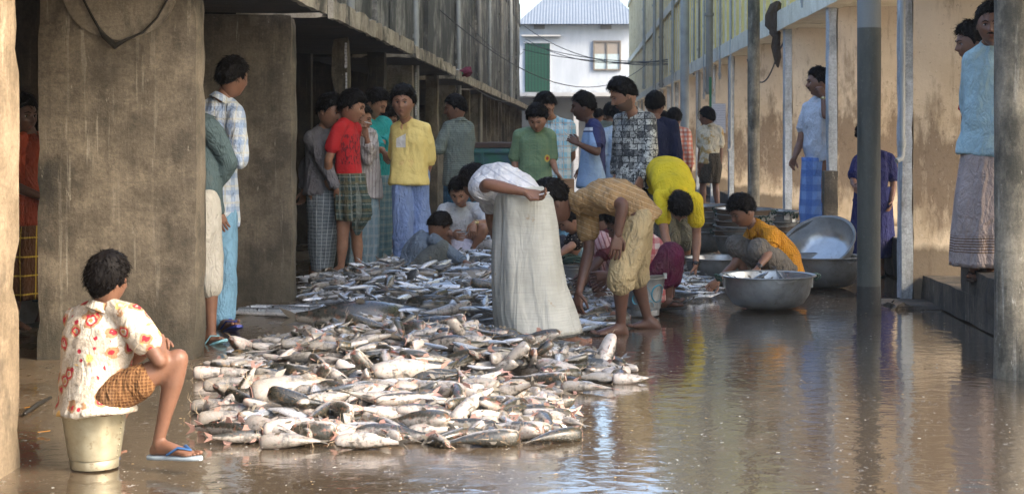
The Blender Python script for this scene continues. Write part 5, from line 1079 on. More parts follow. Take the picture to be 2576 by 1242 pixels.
PLG = cloth('green_plaid_wrap', (.05, .09, .08), folds=1.6, pat=checks((.05, .085, .08), (.17, .14, .07), .10, .08, .35, 'uv', mixw=.6, third=(.28, .3, .25)))
p.wrap(PLG, [(882, 436, 36, 0, .18), (884, 480, 41, 0, .21), (886, 520, 43, 0, .22), (888, 553, 43, 0, .22)], Y=14.0, amp=.12, folds=6)
b = MB(); b.loft([(W(900, 460, 13.82), (1, 0, 0), (0, 1, 0), .03, .02), (W(910, 500, 13.80), (1, 0, 0), (0, 1, 0), .07, .035), (W(910, 540, 13.80), (1, 0, 0), (0, 1, 0), .075, .04), (W(901, 570, 13.82), (1, 0, 0), (0, 1, 0), .05, .03), (W(899, 592, 13.83), (1, 0, 0), (0, 1, 0), .012, .01)], 30, rip=lambda q, th: 1 + .22 * np.sin(5 * th + 3 * q), uv=True); b.build('wrap_knot', PLG, p.root)
J = stand(925, 14.9, 262, 80, arms='front'); J.update(hd=W(905, 300, 14.9), eR=W(930, 385, 14.7), wR=W(922, 345, 14.6), wL=W(919, 338, 14.75), eL=W(925, 400, 14.7))
p = Person('man in striped white shirt smoking behind the boy in the red T-shirt', J, skin='mid')
p.body(head=(.25, 75, 10), hd={'R': Vector((-.3, -.1, 1)), 'L': Vector((-.3, 0, 1))}, curl=(.8, .8)); p.shirt(cloth('white_striped_shirt', (.6, .55, .5), folds=1.4, pat=stripes((.62, .56, .53), (.36, .30, .28), .028, .3)), sleeve=1.5, hem=.34, loose=1.2); p.hair()
p.wrap(cloth('pale_blue_wrap', (.3, .42, .46), pat=checks((.27, .38, .42), (.45, .50, .50), .06, .09, .3, 'uv')), [(912, 495, 40, 0, .16), (912, 560, 44, 0, .17), (912, 620, 42, 0, .16), (908, 664, 42, 0, .15)], Y=14.9)
cigarette(W(926, 309, 14.55), (.9, -.3, -.25), 'cigarette between the fingers of the man behind the boy in red')
J = stand(943, 15.5, 224, 60, arms='front', lean=.03); J.update(hd=W(944, 260, 15.4), eR=W(965, 345, 15.55), eL=W(948, 360, 15.2), wL=W(967, 385, 15.1), wR=W(958, 372, 15.2), nk=W(932, 302, 15.45))
p = Person('man in a turquoise shirt and blue-green checked wrap looking down, head bowed', J, skin='mid')
p.body(head=(.262, 66, 30), curl=(.6, .6), stache=True); p.shirt(cloth('turquoise_shirt', (.03, .36, .36), folds=1.4), sleeve=1.45, hem=.26, loose=1.2); p.hair()
p.wrap(cloth('teal_check_wrap', (.2, .33, .38), pat=checks((.20, .33, .37), (.40, .45, .42), .05, .08, .25, 'uv', third=(.1, .2, .25))), [(958, 440, 30, 0, .16), (952, 560, 34, 0, .16), (950, 664, 31, 0, .15)], Y=15.5)
J = stand(968, 17.0, 292, 75, arms='front', H=1.52)
p = Person('bearded man in a white skullcap and orange shirt, half hidden behind others', J, skin='dark')
p.body(head=(.24, 75, 22)); p.shirt(cloth('orange_kurta', (.48, .17, .025), folds=1.3), sleeve=1.6, hem=.52, loose=1.5, flare=1.1); p.hair()
b = MB(); hair_mesh(b, p.J['hd'], .24 * 1.03, 75, 22, 0, thick=.020, hl=.55, back=.1, side=.3, tuft=0); b.build('skullcap', cloth('white_cap', (.62, .62, .66), folds=.3), p.root, sharp=None)
b = MB(); b.ell(p.pt(0, .062, -.105), p.hb, (.052, .045, .055), 18); V = np.array(b.v); b.v = (V + np.stack([vnoise(V * 60, a) for a in (1, 2, 3)], 1) * .006).tolist(); b.build('beard', HAIR, p.root)
p.wrap(cloth('white_check_wrap', (.5, .5, .6), pat=checks((.52, .52, .62), (.25, .24, .42), .06, .07, .2, 'uv')), hem=.25, wr=.17, hr=.19)
# yellow shirt
J = stand(1030, 14.7, 216, 12, arms='down'); J.update(hd=W(1014, 259, 14.6), nk=W(1020, 305, 14.7), sL=W(1000, 325, 14.75), sR=W(1067, 325, 14.7), eR=W(1081, 400, 14.75), wR=W(1070, 452, 14.85), eL=W(994, 390, 14.95), wL=W(1020, 450, 15.0), aL=W(1015, 662, 14.6), kL=W(1015, 560, 14.6), tL=W(1008, 682, 14.4), kR=W(1056, 560, 14.75))
YSH = T('yellow_shirt_cotton'); t = YSH; x, y, z = t.sep(t.obj()); o = t.obj()
pk = t.m('MULTIPLY', t.m('MULTIPLY', t.m('GREATER_THAN', x, -.115), t.m('LESS_THAN', x, -.025)), t.m('MULTIPLY', t.m('GREATER_THAN', z, 1.13), t.m('LESS_THAN', t.m('ADD', z, t.m('MULTIPLY', x, -.5)), 1.27)))
fr = t.m('LESS_THAN', t.m('ABSOLUTE', t.m('ADD', x, .12)), .02)
c = t.mix(pk, (.78, .60, .20), (.72, .68, .62)); st = t.m('ABSOLUTE', t.m('SUBTRACT', t.noise(t.map(o, (8, 8, 4)), 1, 3, .5, 1.3), .5)); c = t.mix(t.rng(t.noise(o, 3.5, 2, .5), .62, .7), c, (.75, .40, .18))
YSH = t.out(c, .75, t.bump(t.m('ADD', t.m('MULTIPLY', st, -3.2), t.noise(o, 24, 3, .5)), .6, .012))
p = Person('young man in yellow shirt and sky-blue trousers looking straight at the camera', J, skin='mid')
p.body(head=(.268, -4, 2), curl=(.9, .5), fist='R', hd={'R': Vector((-.1, -.3, -1))}); p.shirt(YSH, sleeve=1.12, hem=.24, loose=1.3, fold=.010, collar_mat=cloth('peach_collar', (.72, .42, .2)), flare=1.02); p.hair(thick=.028, fringe=.10, tuft=.014, top=.006); p.watch('R', WATCHB)
p.trousers(cloth('sky_blue_trousers', (.25, .34, .58), folds=1.5), 1.93, (.100, .09, .086), fold=.012)
# arms folded
J = stand(1155, 17.3, 244, -140, arms='fold'); J.update(hd=W(1147, 274, 17.3), eL=W(1180, 385, 17.3), sL=W(1179, 318, 17.3), sR=W(1128, 318, 17.25), eR=W(1104, 376, 17.15), wR=W(1128, 360, 17.5), wL=W(1140, 365, 17.5))
p = Person('man with folded arms in a grey ribbed shirt seen from behind', J, skin='dark')
p.body(head=(.265, -82, 8)); p.shirt(cloth('grey_ribbed_shirt', (.19, .22, .19), pat=stripes((.20, .23, .20), (.12, .15, .13), .022, .4, rot=(0, R(90), 0))), sleeve=1.85, hem=.34, loose=1.3, flare=1.03); p.hair(); p.wrap(cloth('blue_dark_wrap', (.05, .12, .2), pat=checks((.05, .14, .22), (.02, .05, .08), .06, .09, .4, 'uv')), hem=.1)
# ---------------------------------------------------------------- squatters at the back
Y = 15.4
p = Person('man in an open white shirt squatting among the silver fish', dict(hd=(1157, 483, -.15), nk=(1160, 520, 0), sL=(1117, 527, .0), sR=(1201, 527, 0), eR=(1228, 562, -.3), wR=(1193, 560, -.45), eL=(1105, 575, -.3), wL=(1140, 590, -.5), hL=(1135, 612, .1), hR=(1180, 612, .1), kR=(1218, 575, -.45), aR=(1190, 628, -.35), tR=(1175, 645, -.55), kL=(1118, 580, -.42), aL=(1130, 632, -.3), tL=(1120, 648, -.5)), Y, H=1.66, skin='mid', w=1.05)
p.body(head=(.265, -8, 30), curl=(.5, .5), hd={'R': Vector((-.15, -.3, -1))}, hn={'R': (0, -1, .2)}); p.shirt(cloth('white_cotton_shirt', (.58, .58, .58), folds=1.2), sleeve=.85, hem=.03, loose=1.5, fold=.011); p.hair(); p.watch('R')
p.wrap(cloth('white_wrap', (.60, .56, .62)), [(1155, 600, 38, -.1, .2), (1160, 622, 50, -.2, .2), (1160, 645, 46, -.25, .2)], Y=Y, folds=9, amp=.1, name='lungi')
Y = 13.5
p = Person('small boy in faded blue-grey shirt crouching low over the fish', dict(hd=(1103, 568, -.02), nk=(1088, 600, 0), sL=(1052, 598, .12), sR=(1092, 604, -.12), mid=(1042, 640, .02), eR=(1150, 648, -.1), wR=(1178, 664, -.18), eL=(1140, 655, .1), wL=(1165, 672, .1), hL=(1030, 678, .1), hR=(1035, 684, -.1), kR=(1112, 622, -.12), aR=(1095, 690, -.1), tR=(1130, 702, -.15), kL=(1108, 625, .14), aL=(1090, 685, .12), tL=(1128, 697, .1)), Y, H=1.35, skin='dark')
p.body(head=(.215, 118, 35)); p.shirt(cloth('faded_blue_grey', (.16, .20, .25), folds=1.5), sleeve=1.45, hem=.22, loose=1.6, collar=True, fold=.010); p.hair(); p.trousers(cloth('grey_trousers', (.14, .15, .14)), 1.4, (.098, .085, .07), fold=.010)
# ---------------------------------------------------------------- white-wrapped man bending away
Y = 9.75
p = Person('man in a long off-white wrap bending deep, cigarette hand behind his back', dict(hd=(1204, 462, .42), nk=(1218, 470, .28), sR=(1212, 482, .10), sL=(1232, 468, .34), mid=(1262, 462, .12), eR=(1226, 463, -.18), wR=(1322, 484, -.26), eL=(1236, 555, .42), wL=(1262, 640, .48), hR=(1312, 512, -.09), hL=(1320, 505, .12), kR=(1362, 660, -.02), aR=(1438, 838, -.03), tR=(1488, 861, -.03), kL=(1290, 660, .12), aL=(1290, 815, .15), tL=(1255, 832, .15)), Y, H=1.68, skin='dark')
p.body(head=(.24, 240, 55), curl=(.75, .5), hd={'R': Vector((.9, -.05, -.22))}, hn={'R': (.1, .7, -.7), 'Rt': -1}, eyes=False)
p.shirt(cloth('white_line_shirt', (.62, .61, .62), pat=stripes((.66, .66, .67), (.45, .46, .5), .05, .15, rot=(0, R(60), 0))), sleeve=.5, hem=.04, loose=1.6, collar=False, flare=.98, fold=.01); p.hair()
LUN = T('off_white_wrap_cotton'); t = LUN; o = t.obj(); u = t.uv(); a = t.noise(o, 3.5, 5, .6); slub = t.noise(t.map(u, (3, 60, 1)), 2.0, 3, .6)
c = t.mix(t.rng(a, .35, .65), (.34, .34, .30), (.46, .46, .42)); c = t.mix(t.m('MULTIPLY', t.rng(slub, .4, .62), .35), c, (.28, .28, .25)); c = t.mix(t.m('MULTIPLY', t.rng(t.noise(o, 9, 4, .6), .67, .72), .7), c, (.26, .19, .11))
rid = t.m('ABSOLUTE', t.m('SUBTRACT', t.noise(t.map(o, (11, 11, 1.6)), 1, 3, .5, .8), .5)); LUN = t.out(c, .9, t.bump(t.m('ADD', t.m('MULTIPLY', rid, -3), t.m('MULTIPLY', slub, .25)), .65, .014))
p.wrap(LUN, [(1306, 470, 58, .02, .19), (1316, 500, 72, 0, .21), (1320, 560, 80, 0, .19), (1323, 640, 85, 0, .20), (1331, 720, 92, 0, .21), (1345, 790, 102, 0, .22), (1356, 836, 104, 0, .23)], Y=Y, amp=.055, folds=6)
b = MB(); b.v = []; c1 = W(1356, 836, Y); b.lathe([(.248, 0), (.252, .004), (.252, .014), (.248, .016)], (0, 0, 0), 60, M=Matrix.Translation(c1 + Vector((0, 0, -.012))) @ Matrix.Diagonal((1, .93, 1, 1))); b.build('hem_border', cloth('dark_hem', (.08, .08, .07)), p.root)
cigarette(W(1369, 487, Y - .30), (.75, -.4, .2), 'cigarette held behind the back of the bending man in the white wrap')
# ---------------------------------------------------------------- tan shirt, bending
Y = 10.1
TANS = cloth('tan_striped_shirt', (.36, .22, .10), folds=1.2, pat=stripes((.34, .215, .10), (.50, .38, .24), .030, .12, rot=(0, R(68), 0)))
p = Person('barefoot man in tan striped shirt and rolled khaki trousers bending for fish', dict(hd=(1393, 508, .0), nk=(1432, 505, 0), sR=(1478, 520, .17), sL=(1498, 492, -.13), mid=(1560, 496, 0), eL=(1567, 512, -.26), wL=(1554, 592, -.25), eR=(1482, 628, .12), wR=(1456, 735, .02), hL=(1612, 548, -.09), hR=(1606, 546, .12), kL=(1563, 690, -.14), aL=(1562, 815, -.02), tL=(1492, 841, -.10), kR=(1596, 676, .22), aR=(1629, 800, .30), tR=(1578, 821, .30)), Y, H=1.68, skin='deep', w=.93)
p.body(head=(.262, -82, 38), curl=(.55, .35), hd={'L': Vector((-.12, -.05, -1)), 'R': Vector((-.1, 0, -1))}, hn={'L': (.3, -1, .1), 'R': (-.6, -.8, 0)}, voxel=.0105)
p.shirt(TANS, sleeve=.6, hem=.06, loose=1.4, fold=.011, belly=.006); p.hair(thick=.024, tuft=.014); KHA = cloth('khaki_twill', (.40, .31, .17), folds=1.6)
tr = p.trousers(KHA, 1.16, (.099, .083, .080), fold=.011)
b = MB()
for n in 'RL':
    e = p.J['k' + n].lerp(p.J['a' + n], .2); d = (p.J['a' + n] - p.J['k' + n]).normalized(); b.tube([e - d * .05, e - d * .02, e + d * .015], [.084, .088, .085], 20, rnd_end=False)
V = np.array(b.v); b.v = (V + np.stack([vnoise(V * 22, a) for a in (1, 2, 3)], 1) * .008).tolist(); b.build('turn_up', KHA, tr)
# ---------------------------------------------------------------- people squatting behind them
Y = 12.9
p = Person('boy in a dark dotted shirt squatting between the two bending men', dict(hd=(1437, 553, -.1), nk=(1452, 575, 0), sR=(1450, 590, .12), sL=(1470, 592, -.14), eL=(1438, 618, -.3), wL=(1408, 640, -.35), eR=(1430, 620, .1), wR=(1405, 645, .0), hL=(1500, 655, -.08), hR=(1500, 655, .1), kL=(1440, 625, -.2), aL=(1470, 690, -.1), tL=(1440, 702, -.15), kR=(1440, 625, .2), aR=(1465, 690, .2), tR=(1436, 702, .2)), Y, H=1.45, skin='mid')
p.body(head=(.22, -75, 35)); p.shirt(cloth('dark_dotted_shirt', (.03, .02, .02), pat=lambda t: t.mix(t.m('LESS_THAN', t.vor(t.obj(), 40, ra=0), .25), (.025, .018, .016), (.4, .33, .25))), sleeve=.7, hem=.02, loose=1.2); p.hair(); p.trousers(cloth('light_blue_short', (.25, .38, .45)), .7, name='shorts')
Y = 14.0
p = Person('person in pale blue top squatting behind the boy in the dotted shirt', dict(hd=(1418, 546, 0), nk=(1428, 572, 0), sR=(1420, 588, .12), sL=(1440, 588, -.14), eL=(1408, 620, -.2), wL=(1398, 650, -.3), eR=(1400, 610, .1), wR=(1385, 630, .0), hL=(1450, 655, -.08), hR=(1450, 655, .1), kL=(1415, 610, -.2), aL=(1430, 670, -.1), tL=(1410, 682, -.15), kR=(1410, 610, .2), aR=(1430, 670, .2), tR=(1410, 682, .2)), Y, H=1.5, skin='dark')
p.body(head=(.23, -60, 30)); p.shirt(cloth('pale_cyan_top', (.2, .36, .42)), sleeve=.6, hem=.02, loose=1.1); p.hair(); p.trousers(cloth('dark_shorts', (.03, .03, .04)), 1.2)
Y = 11.3
RCK = cloth('red_white_gingham', (.6, .3, .3), pat=checks((.66, .52, .45), (.42, .035, .045), .072, .072, .5, mixw=.6), folds=1.1)
p = Person('squatting person in red and white gingham and plum trousers', dict(hd=(1566, 565, -.05), nk=(1592, 588, 0), sR=(1590, 618, .17), sL=(1612, 610, -.15), mid=(1640, 655, 0), eL=(1590, 680, -.22), wL=(1530, 690, -.2), eR=(1570, 680, .2), wR=(1530, 700, .2), hL=(1640, 715, -.10), hR=(1640, 715, .12), kL=(1688, 640, -.16), aL=(1680, 748, -.10), tL=(1722, 770, -.16), kR=(1690, 650, .22), aR=(1688, 740, .22), tR=(1722, 757, .22)), Y, H=1.62, skin='deep')
p.body(head=(.24, -80, 30)); p.shirt(RCK, sleeve=1.2, hem=.20, loose=2.0, flare=1.08, fold=.012); p.hair(); p.trousers(cloth('plum_trousers', (.10, .012, .04), folds=1.4), 1.55, (.11, .095, .075)); p.sandals(plain('black_sole', (.02, .02, .02), .7), plain('black_strap', (.02, .02, .02), .6))
Y = 12.0
p = Person('squatting person in pink striped trousers with an ankle band', dict(hd=(1500, 560, .1), nk=(1520, 585, .1), sR=(1520, 600, .2), sL=(1545, 600, -.05), eL=(1510, 650, -.15), wL=(1480, 690, -.2), eR=(1500, 650, .3), wR=(1470, 690, .3), hL=(1560, 690, .0), hR=(1560, 690, .15), kL=(1512, 612, -.08), aL=(1497, 732, 0), tL=(1470, 752, -.05), kR=(1508, 620, .28), aR=(1500, 725, .3), tR=(1475, 742, .3)), Y, H=1.6, skin='deep')
p.body(head=(.235, -90, 45)); p.shirt(cloth('maroon_shirt', (.12, .03, .035)), sleeve=.8, hem=.05, loose=1.2); p.hair(); p.trousers(cloth('pink_striped_cotton', (.5, .3, .3), pat=stripes((.50, .32, .32), (.22, .06, .07), .035, .3, rot=(0, R(20), 0))), 1.72, (.10, .10, .085))
b = MB(); w_ = p.J['aL']; b.tube([w_ + Vector((0, 0, .03)), w_ + Vector((0, 0, .045))], .04, 16, rnd_end=False); b.build('ankle_band', WATCHB, p.root)
# ---------------------------------------------------------------- yellow T-shirt
Y = 13.7
YT_ = cloth('bright_yellow_jersey', (.82, .60, .025), folds=.8)
p = Person('man in a bright yellow T-shirt doubled over towards the camera', dict(hd=(1710, 518, -.40), nk=(1705, 488, -.26), sL=(1660, 492, -.16), sR=(1748, 500, -.22), mid=(1678, 428, .25), eL=(1672, 588, -.30), wL=(1688, 655, -.42), eR=(1753, 592, -.22), wR=(1750, 668, -.36), hL=(1650, 478, .62), hR=(1706, 478, .60), kL=(1690, 600, .38), aL=(1700, 668, .55), tL=(1712, 690, .25), kR=(1722, 600, .4), aR=(1728, 662, .6), tR=(1738, 686, .3)), Y, H=1.72, skin='mid', w=1.04)
p.body(head=(.25, 5, 80), eyes=False); p.shirt(YT_, sleeve=.62, hem=.02, loose=1.3, collar=True, fold=.006); p.hair(thick=.022, back=-.62, tuft=.012); p.trousers(cloth('olive_grey_trousers', (.20, .19, .14), folds=1.5), 1.1, (.105, .095, .09)); p.watch('R', WATCHB)
# ---------------------------------------------------------------- orange shirt squatting at the basin
Y = 12.5
ORG = cloth('orange_seersucker', (.62, .27, .02), folds=1.5, pat=checks((.66, .29, .02), (.40, .14, .01), .016, .016, .3, mixw=.5))
p = Person('boy in an orange checked shirt squatting at the front basin', dict(hd=(1868, 531, -.05), nk=(1893, 565, 0), sR=(1895, 592, .16), sL=(1940, 588, -.14), mid=(1962, 630, 0), eL=(1938, 632, -.22), wL=(1906, 674, -.42), eR=(1842, 672, .05), wR=(1806, 706, -.15), hL=(1982, 682, -.09), hR=(1980, 682, .10), kL=(1908, 628, -.22), aL=(1945, 718, -.05), tL=(1905, 731, -.15), kR=(1852, 618, .10), aR=(1880, 712, .10), tR=(1845, 726, .02)), Y, H=1.55, skin='dark')
p.body(head=(.236, -62, 28), curl=(.5, .4), hd={'L': Vector((-.2, -.2, -1)), 'R': Vector((-.75, -.2, -.6))}); p.shirt(ORG, sleeve=.62, hem=.16, loose=1.5, fold=.012); p.hair(thick=.026, fringe=.12, tuft=.014, hl=.45)
p.trousers(cloth('grey_brown_shorts', (.16, .14, .115), folds=1.5), 1.0, (.105, .098, .09), name='shorts'); p.watch('L', WATCHB)
# ---------------------------------------------------------------- standing group in the middle
J = stand(1347, 15.3, 265, -5, arms='down', H=1.52); J.update(hd=W(1352, 298, 15.2), sL=W(1306, 340, 15.3), sR=W(1383, 340, 15.3), eL=W(1294, 400, 15.35), wL=W(1300, 455, 15.3), eR=W(1388, 400, 15.3), wR=W(1400, 434, 15.1), nk=W(1347, 325, 15.3))
GRN = T('green_shirt_cotton'); t = GRN; o = t.obj(); x, y, z = t.sep(o); c = t.mix(t.m('MULTIPLY', t.m('MAXIMUM', t.stripe(x, .055, .1), t.stripe(z, .055, .1)), .35), (.14, .22, .12), (.22, .28, .14))
e2 = t.n('ShaderNodeVectorMath', {0: t.map(o, (1, 0, .75), (-.115, 0, -.75 * 1.02))}, operation='LENGTH').outputs['Value']; c = t.mix(t.m('MULTIPLY', t.m('LESS_THAN', e2, .026), t.m('LESS_THAN', y, 0)), c, (.5, .35, .06)); c = t.mix(t.m('MULTIPLY', t.m('LESS_THAN', e2, .013), t.m('LESS_THAN', y, 0)), c, (.35, .04, .02))
GRN = t.out(c, .85, t.bump(t.m('ADD', t.m('MULTIPLY', t.m('ABSOLUTE', t.m('SUBTRACT', t.noise(o, 8, 3, .5, 1), .5)), -3), t.noise(o, 24, 3, .5)), .6, .012))
p = Person('boy in a green shirt with a small gold crest, looking down', J, skin='mid')
p.body(head=(.25, -10, 30), curl=(.7, .5), hd={'R': Vector((.6, -.3, -.7))}); p.shirt(GRN, sleeve=.92, hem=.25, loose=1.3); p.hair(thick=.024, hl=.45); p.trousers(cloth('dark_trousers', (.04, .04, .045)), 1.9)
J = stand(1392, 16.6, 235, 10, arms='back'); J.update(hd=W(1369, 268, 16.5), sR=W(1432, 318, 16.6), sL=W(1362, 318, 16.6), eR=W(1440, 395, 16.7), nk=W(1390, 302, 16.6))
p = Person('man in light blue and white plaid shirt behind the boy in green', J, skin='mid', w=1.05)
p.body(head=(.265, 40, 28)); p.shirt(cloth('sky_white_plaid', (.5, .7, .8), pat=checks((.30, .60, .76), (.70, .74, .74), .085, .12, .35, mixw=.6, third=(.55, .45, .40))), sleeve=.65, hem=.25, loose=1.2); p.hair(); p.trousers(bpy.data.materials['dark_trousers'], 1.9)
NV = T('navy_and_blue_shirt'); t = NV; x, y, z = t.sep(t.obj()); o = t.obj(); fr = t.m('LESS_THAN', x, t.m('ADD', .03, t.m('MULTIPLY', t.m('SUBTRACT', z, 1.2), -.3)))
c = t.mix(t.m('MULTIPLY', fr, t.m('LESS_THAN', z, 1.27)), (.018, .024, .10), (.28, .40, .58)); c = t.mix(t.m('MULTIPLY', t.m('LESS_THAN', x, .01), t.m('LESS_THAN', t.m('ABSOLUTE', t.m('SUBTRACT', z, 1.30)), .016)), c, (.6, .6, .6))
NV = t.out(c, .85, t.bump(t.m('ADD', t.m('MULTIPLY', t.m('ABSOLUTE', t.m('SUBTRACT', t.noise(o, 8, 3, .5, 1), .5)), -3), t.noise(o, 24, 3, .5)), .6, .012))
J = stand(1488, 15.5, 235, -85, arms='down'); J.update(hd=W(1469, 270, 15.5), sR=W(1497, 320, 15.35), sL=W(1492, 320, 15.68), eR=W(1502, 384, 15.2), wR=W(1455, 362, 15.15), eL=W(1480, 390, 15.8), wL=W(1465, 420, 15.8), nk=W(1484, 305, 15.5))
p = Person('man in a navy and light blue T-shirt raising a cigarette hand', J, skin='deep')
p.body(head=(.26, -86, 6), hd={'R': Vector((-.8, 0, .55))}, hn={'R': (.3, -1, 0)}, curl=(.8, .5)); p.shirt(NV, sleeve=.72, hem=.28, loose=1.2, collar=False); p.hair(tuft=.014); p.trousers(cloth('olive_trousers', (.10, .10, .09)), 1.9)
cigarette(W(1426, 338, 15.1), (-.6, -.3, .6), 'cigarette in the raised hand of the man in the navy T-shirt')
PRT = T('black_white_print'); t = PRT; o = t.obj(); v = t.map(o, (1, 1, 1)); br = t.n('ShaderNodeTexBrick', {'Vector': t.map(o, (1, 1, 1), rot=(R(90), 0, R(0))), 'Scale': 9.0, 'Mortar Size': .035, 'Color1': (.62, .6, .52, 1), 'Color2': (.06, .06, .06, 1), 'Mortar': (.015, .015, .015, 1), 'Brick Width': .62, 'Row Height': .5, 'Bias': .0}, offset=.37, squash=1.4)
ns = t.noise(v, 38, 5, .75, 1.0); c = t.mix(t.rng(ns, .50, .56), br.outputs[0], (.02, .02, .02)); c = t.mix(t.m('MULTIPLY', t.rng(t.noise(t.map(v, loc=(5, 5, 5)), 22, 4, .7, 1.5), .58, .62), .8), c, (.5, .48, .42)); c = t.mix(t.rng(t.vor(v, 7), .32, .28), c, t.mix(t.rng(ns, .45, .5), (.02, .02, .02), (.6, .58, .5)))
PRT = t.out(c, .8, t.bump(t.noise(o, 14, 4, .6), .5, .012))
J = stand(1602, 14.4, 196, -55, arms='down'); J.update(hd=W(1570, 240, 14.3), nk=W(1592, 285, 14.35), sR=W(1632, 300, 14.3), sL=W(1562, 302, 14.6), eR=W(1634, 390, 14.2), wR=W(1612, 448, 14.05), eL=W(1556, 390, 14.8), wL=W(1550, 440, 14.7))
p = Person('tall stubbled man in a black and white printed shirt', J, skin='mid', w=1.14)
p.body(head=(.275, -72, 24), stache=True); p.shirt(PRT, sleeve=1.85, hem=.34, loose=1.4, fold=.010); p.hair(thick=.022, hl=.55, top=.012)
b = MB(); V, F = np.array(HEADV), ICOF; D = ICO; mk = (D[:, 2] < -.32 + .25 * np.clip(-D[:, 1] + .5, 0, 1)) & (D[:, 1] > -.25) & ~((np.abs(D[:, 0]) < .2) & (D[:, 2] > -.56) & (D[:, 1] > 0)); off = np.where(mk, .0022, -.006); Pn = V + D * off[:, None]; S_, F_, U_ = p.hb; b.add(Pn @ (np.array([S_, F_, U_]) * p.kk) + np.array(p.J['hd']), F); b.build('stubble', plain('stubble_skin', (.13, .075, .05), .8), p.root, sharp=None)
p.trousers(cloth('black_trousers', (.02, .02, .022)), 1.9)
far_people = [  # px, Y, top, face, label, skin, shirt material, sleeve, lower
 (1536, 22, 262, 170, 'far man in dull grey-green shirt just left of the printed shirt', 'dark', cloth('dull_green_shirt', (.16, .18, .14)), .7, 'dark_trousers'),
 (1560, 19, 268, 180, 'person in pale blue shirt, head hidden behind the man in printed shirt', 'dark', cloth('pale_blue_shirt', (.38, .48, .60)), 1.8, 'off_white_cotton'),
 (1648, 16.3, 235, 175, 'man in a dark navy jacket standing close behind the printed shirt', 'dark', cloth('navy_jacket', (.012, .016, .045)), 1.85, 'dark_trousers'),
 (1670, 24.5, 285, 180, 'dark head showing between the printed shirt and the boy in orange gingham', 'deep', cloth('brown_shirt', (.08, .05, .04)), .8, 'dark_trousers'),
 (1505, 33, 276, 150, 'far man in a brown shirt down the lane, left of the cyan shirt', 'dark', bpy.data.materials['brown_shirt'], .7, 'dark_trousers'),
 (1524, 36, 280, 10, 'far person in a bright cyan shirt down the lane', 'dark', cloth('cyan_shirt', (.03, .38, .55)), .7, 'dark_trousers')]
for x_, Y, top, fc, lb, sk_, m_, sl, lo_ in far_people:
    p = Person(lb, stand(x_, Y, top, fc), skin=sk_); p.body(head=(.25, fc - 10, 5), voxel=.015, feet=True); p.shirt(m_, sleeve=sl, hem=.25, loose=1.2, collar=False, cuff=False); p.hair(); p.trousers(bpy.data.materials[lo_], 1.9)
J = stand(1696, 21.5, 277, 172, arms='down')
p = Person('boy in an orange and white gingham shirt seen from behind', J, skin='dark'); p.body(head=(.25, 172, 3), voxel=.015)
p.shirt(cloth('orange_gingham', (.6, .3, .2), pat=checks((.68, .52, .42), (.55, .10, .04), .06, .06, .5, mixw=.6)), sleeve=1.7, hem=.3, loose=1.4); p.hair(); p.trousers(bpy.data.materials['dark_trousers'], 1.9)
J = stand(1786, 23.8, 273, -150, arms='down'); J.update(sL=W(1810, 328, 23.8), sR=W(1764, 328, 23.8), eL=W(1813, 380, 23.8), wL=W(1810, 425, 23.8), eR=W(1762, 380, 23.8), wR=W(1757, 425, 23.8), hd=W(1779, 296, 23.8))
p = Person('barefoot boy in tan-stained cream shirt and short olive wrap', J, skin='dark'); p.body(head=(.262, -120, 3), voxel=.015)
p.shirt(cloth('cream_stained_shirt', (.6, .5, .32), pat=lambda t: t.mix(t.rng(t.noise(t.obj(), 8, 3, .6), .48, .56), (.66, .58, .42), (.50, .33, .12))), sleeve=.7, hem=.1, loose=1.1); p.hair(thick=.026)
p.wrap(cloth('olive_short_wrap', (.075, .06, .04), folds=1.5), [(1787, 385, 24, 0, .14), (1788, 420, 29, 0, .16), (1784, 460, 25, 0, .15)], Y=23.8)
# ---------------------------------------------------------------- right side
J = stand(2062, 16.4, 171, -70, z0=.2, arms='down'); J.update(hd=W(2060, 208, 16.35), nk=W(2068, 245, 16.4), sL=W(2034, 268, 16.55), sR=W(2080, 264, 16.25), eL=W(2012, 362, 16.5), wL=W(1998, 398, 16.4), eR=W(2077, 292, 15.9), wR=W(2071, 242, 15.95), mid=W(2058, 340, 16.4))
p = Person('man in white shirt and blue checked wrap, hand at his ear', J, skin='dark', w=1.08)
p.body(head=(.27, -84, 4), stache=True, hd={'R': Vector((-.3, .25, .9))}, curl=(1.1, .4), hn={'R': (.5, -.85, 0)}); p.shirt(cloth('white_blue_shirt', (.58, .62, .68), folds=1.1), sleeve=.6, hem=.26, loose=1.4, flare=1.04); p.hair(hl=.55); p.watch('R')
p.wrap(cloth('blue_checked_wrap', (.2, .33, .62), pat=checks((.24, .38, .68), (.07, .16, .46), .17, .15, .45, 'uv', mixw=.55)), [(2062, 396, 47, 0, .18), (2060, 470, 45, 0, .17), (2057, 530, 46, 0, .18), (2060, 583, 45, 0, .19)], Y=16.4, amp=.06)
J = stand(2192, 14.1, 318, 178, arms='down'); J.update(sR=W(2158, 402, 14.1), sL=W(2236, 400, 14.1), eL=W(2248, 458, 14.1), wL=W(2243, 505, 14.0), eR=W(2146, 455, 14.0), wR=W(2150, 470, 13.85), hd=W(2182, 344, 14.1), nk=W(2195, 378, 14.1))
NAVY = cloth('navy_dress_cotton', (.022, .024, .10), folds=1.4)
p = Person('girl in a navy dress half hidden by the dark column', J, skin='dark')
p.body(head=(.215, 175, 3)); p.shirt(NAVY, sleeve=.75, hem=.12, loose=1.5, collar=False, name='dress_top', flare=1.1); p.hair(thick=.035, tuft=.03, back=-.75)
p.wrap(NAVY, [(2196, 470, 45, 0, .14), (2194, 560, 52, 0, .17), (2190, 645, 58, 0, .2)], Y=14.1, name='skirt', amp=.09); p.sandals(plain('dark_sole', (.03, .03, .03), .7), plain('dark_strap', (.03, .03, .03), .7))
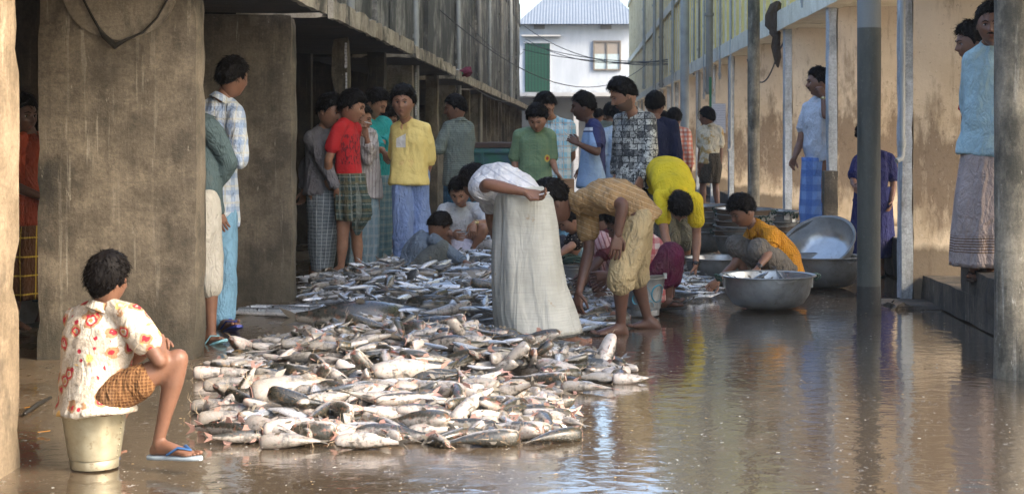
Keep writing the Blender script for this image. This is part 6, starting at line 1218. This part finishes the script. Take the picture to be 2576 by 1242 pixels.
J = stand(2488, 10.6, 12, -20, z0=.362, arms='down'); J.update(hd=W(2494, 62, 10.5), sL=W(2447, 150, 10.6), sR=W(2540, 150, 10.6), eL=W(2440, 265, 10.75), wL=W(2450, 360, 10.85), aL=W(2450, 672, 10.55), tL=W(2446, 700, 10.45), aR=W(2493, 676, 10.5), tR=W(2482, 704, 10.35))
p = Person('man in pale aqua shirt and beige wrap standing on the ledge', J, skin='dark')
p.body(head=(.255, -18, 8), stache=True); p.shirt(cloth('pale_aqua_shirt', (.42, .60, .64), folds=1.0), sleeve=1.8, hem=.33, loose=1.3, flare=1.10); p.hair(hl=.55, tuft=.014)
BG = cloth('beige_wrap', (.46, .37, .33), folds=1.3, pat=lambda t: t.mix(t.m('MULTIPLY', t.m('LESS_THAN', t.m('ABSOLUTE', t.m('SUBTRACT', t.sep(t.uv())[1], .60)), .055), t.stripe(t.sep(t.uv())[1], .018, .4)), (.47, .385, .35), (.20, .12, .07)))
p.wrap(BG, [(2478, 385, 58, 0, .15), (2475, 480, 68, 0, .18), (2470, 580, 73, 0, .19), (2468, 668, 76, 0, .20)], Y=10.6, amp=.06, folds=8); p.sandals(plain('brown_sole', (.05, .03, .02), .7), plain('brown_strap', (.05, .03, .02), .6))
J = stand(2470, 10.8, 66, -80, z0=.362, arms='back'); J.update(hd=W(2447, 110, 10.85), eR=W(2430, 300, 10.8), wR=W(2440, 340, 10.8), sR=W(2455, 175, 10.72), sL=W(2475, 175, 11.05))
p = Person('man in a red shirt in profile behind the man in the aqua shirt', J, skin='dark', w=.9)
p.body(head=(.25, -84, 8)); p.shirt(cloth('bright_red_shirt', (.42, .015, .02)), sleeve=.8, hem=.1, loose=1.0); p.hair(tuft=.016, thick=.026); p.trousers(cloth('navy_trousers', (.015, .018, .04)), 1.9)
# ---------------------------------------------------------------- hazy air
HAZE = bpy.data.materials.new('haze_air'); HAZE.use_nodes = True; nt = HAZE.node_tree; nt.nodes.clear()
_v = nt.nodes.new('ShaderNodeVolumePrincipled'); _v.inputs['Density'].default_value = .0007; _v.inputs['Color'].default_value = (.88, .94, 1, 1); _v.inputs['Anisotropy'].default_value = .2
_o = nt.nodes.new('ShaderNodeOutputMaterial'); nt.links.new(_v.outputs[0], _o.inputs['Volume'])
b = MB(); b.box(-12, 14, -6, 95, -1.0, 12); hz = single(b, 'haze', HAZE, (0, 0, -1), 'faint grey haze in the lane', 'haze', kind='stuff', smooth=False)
del hz['category']
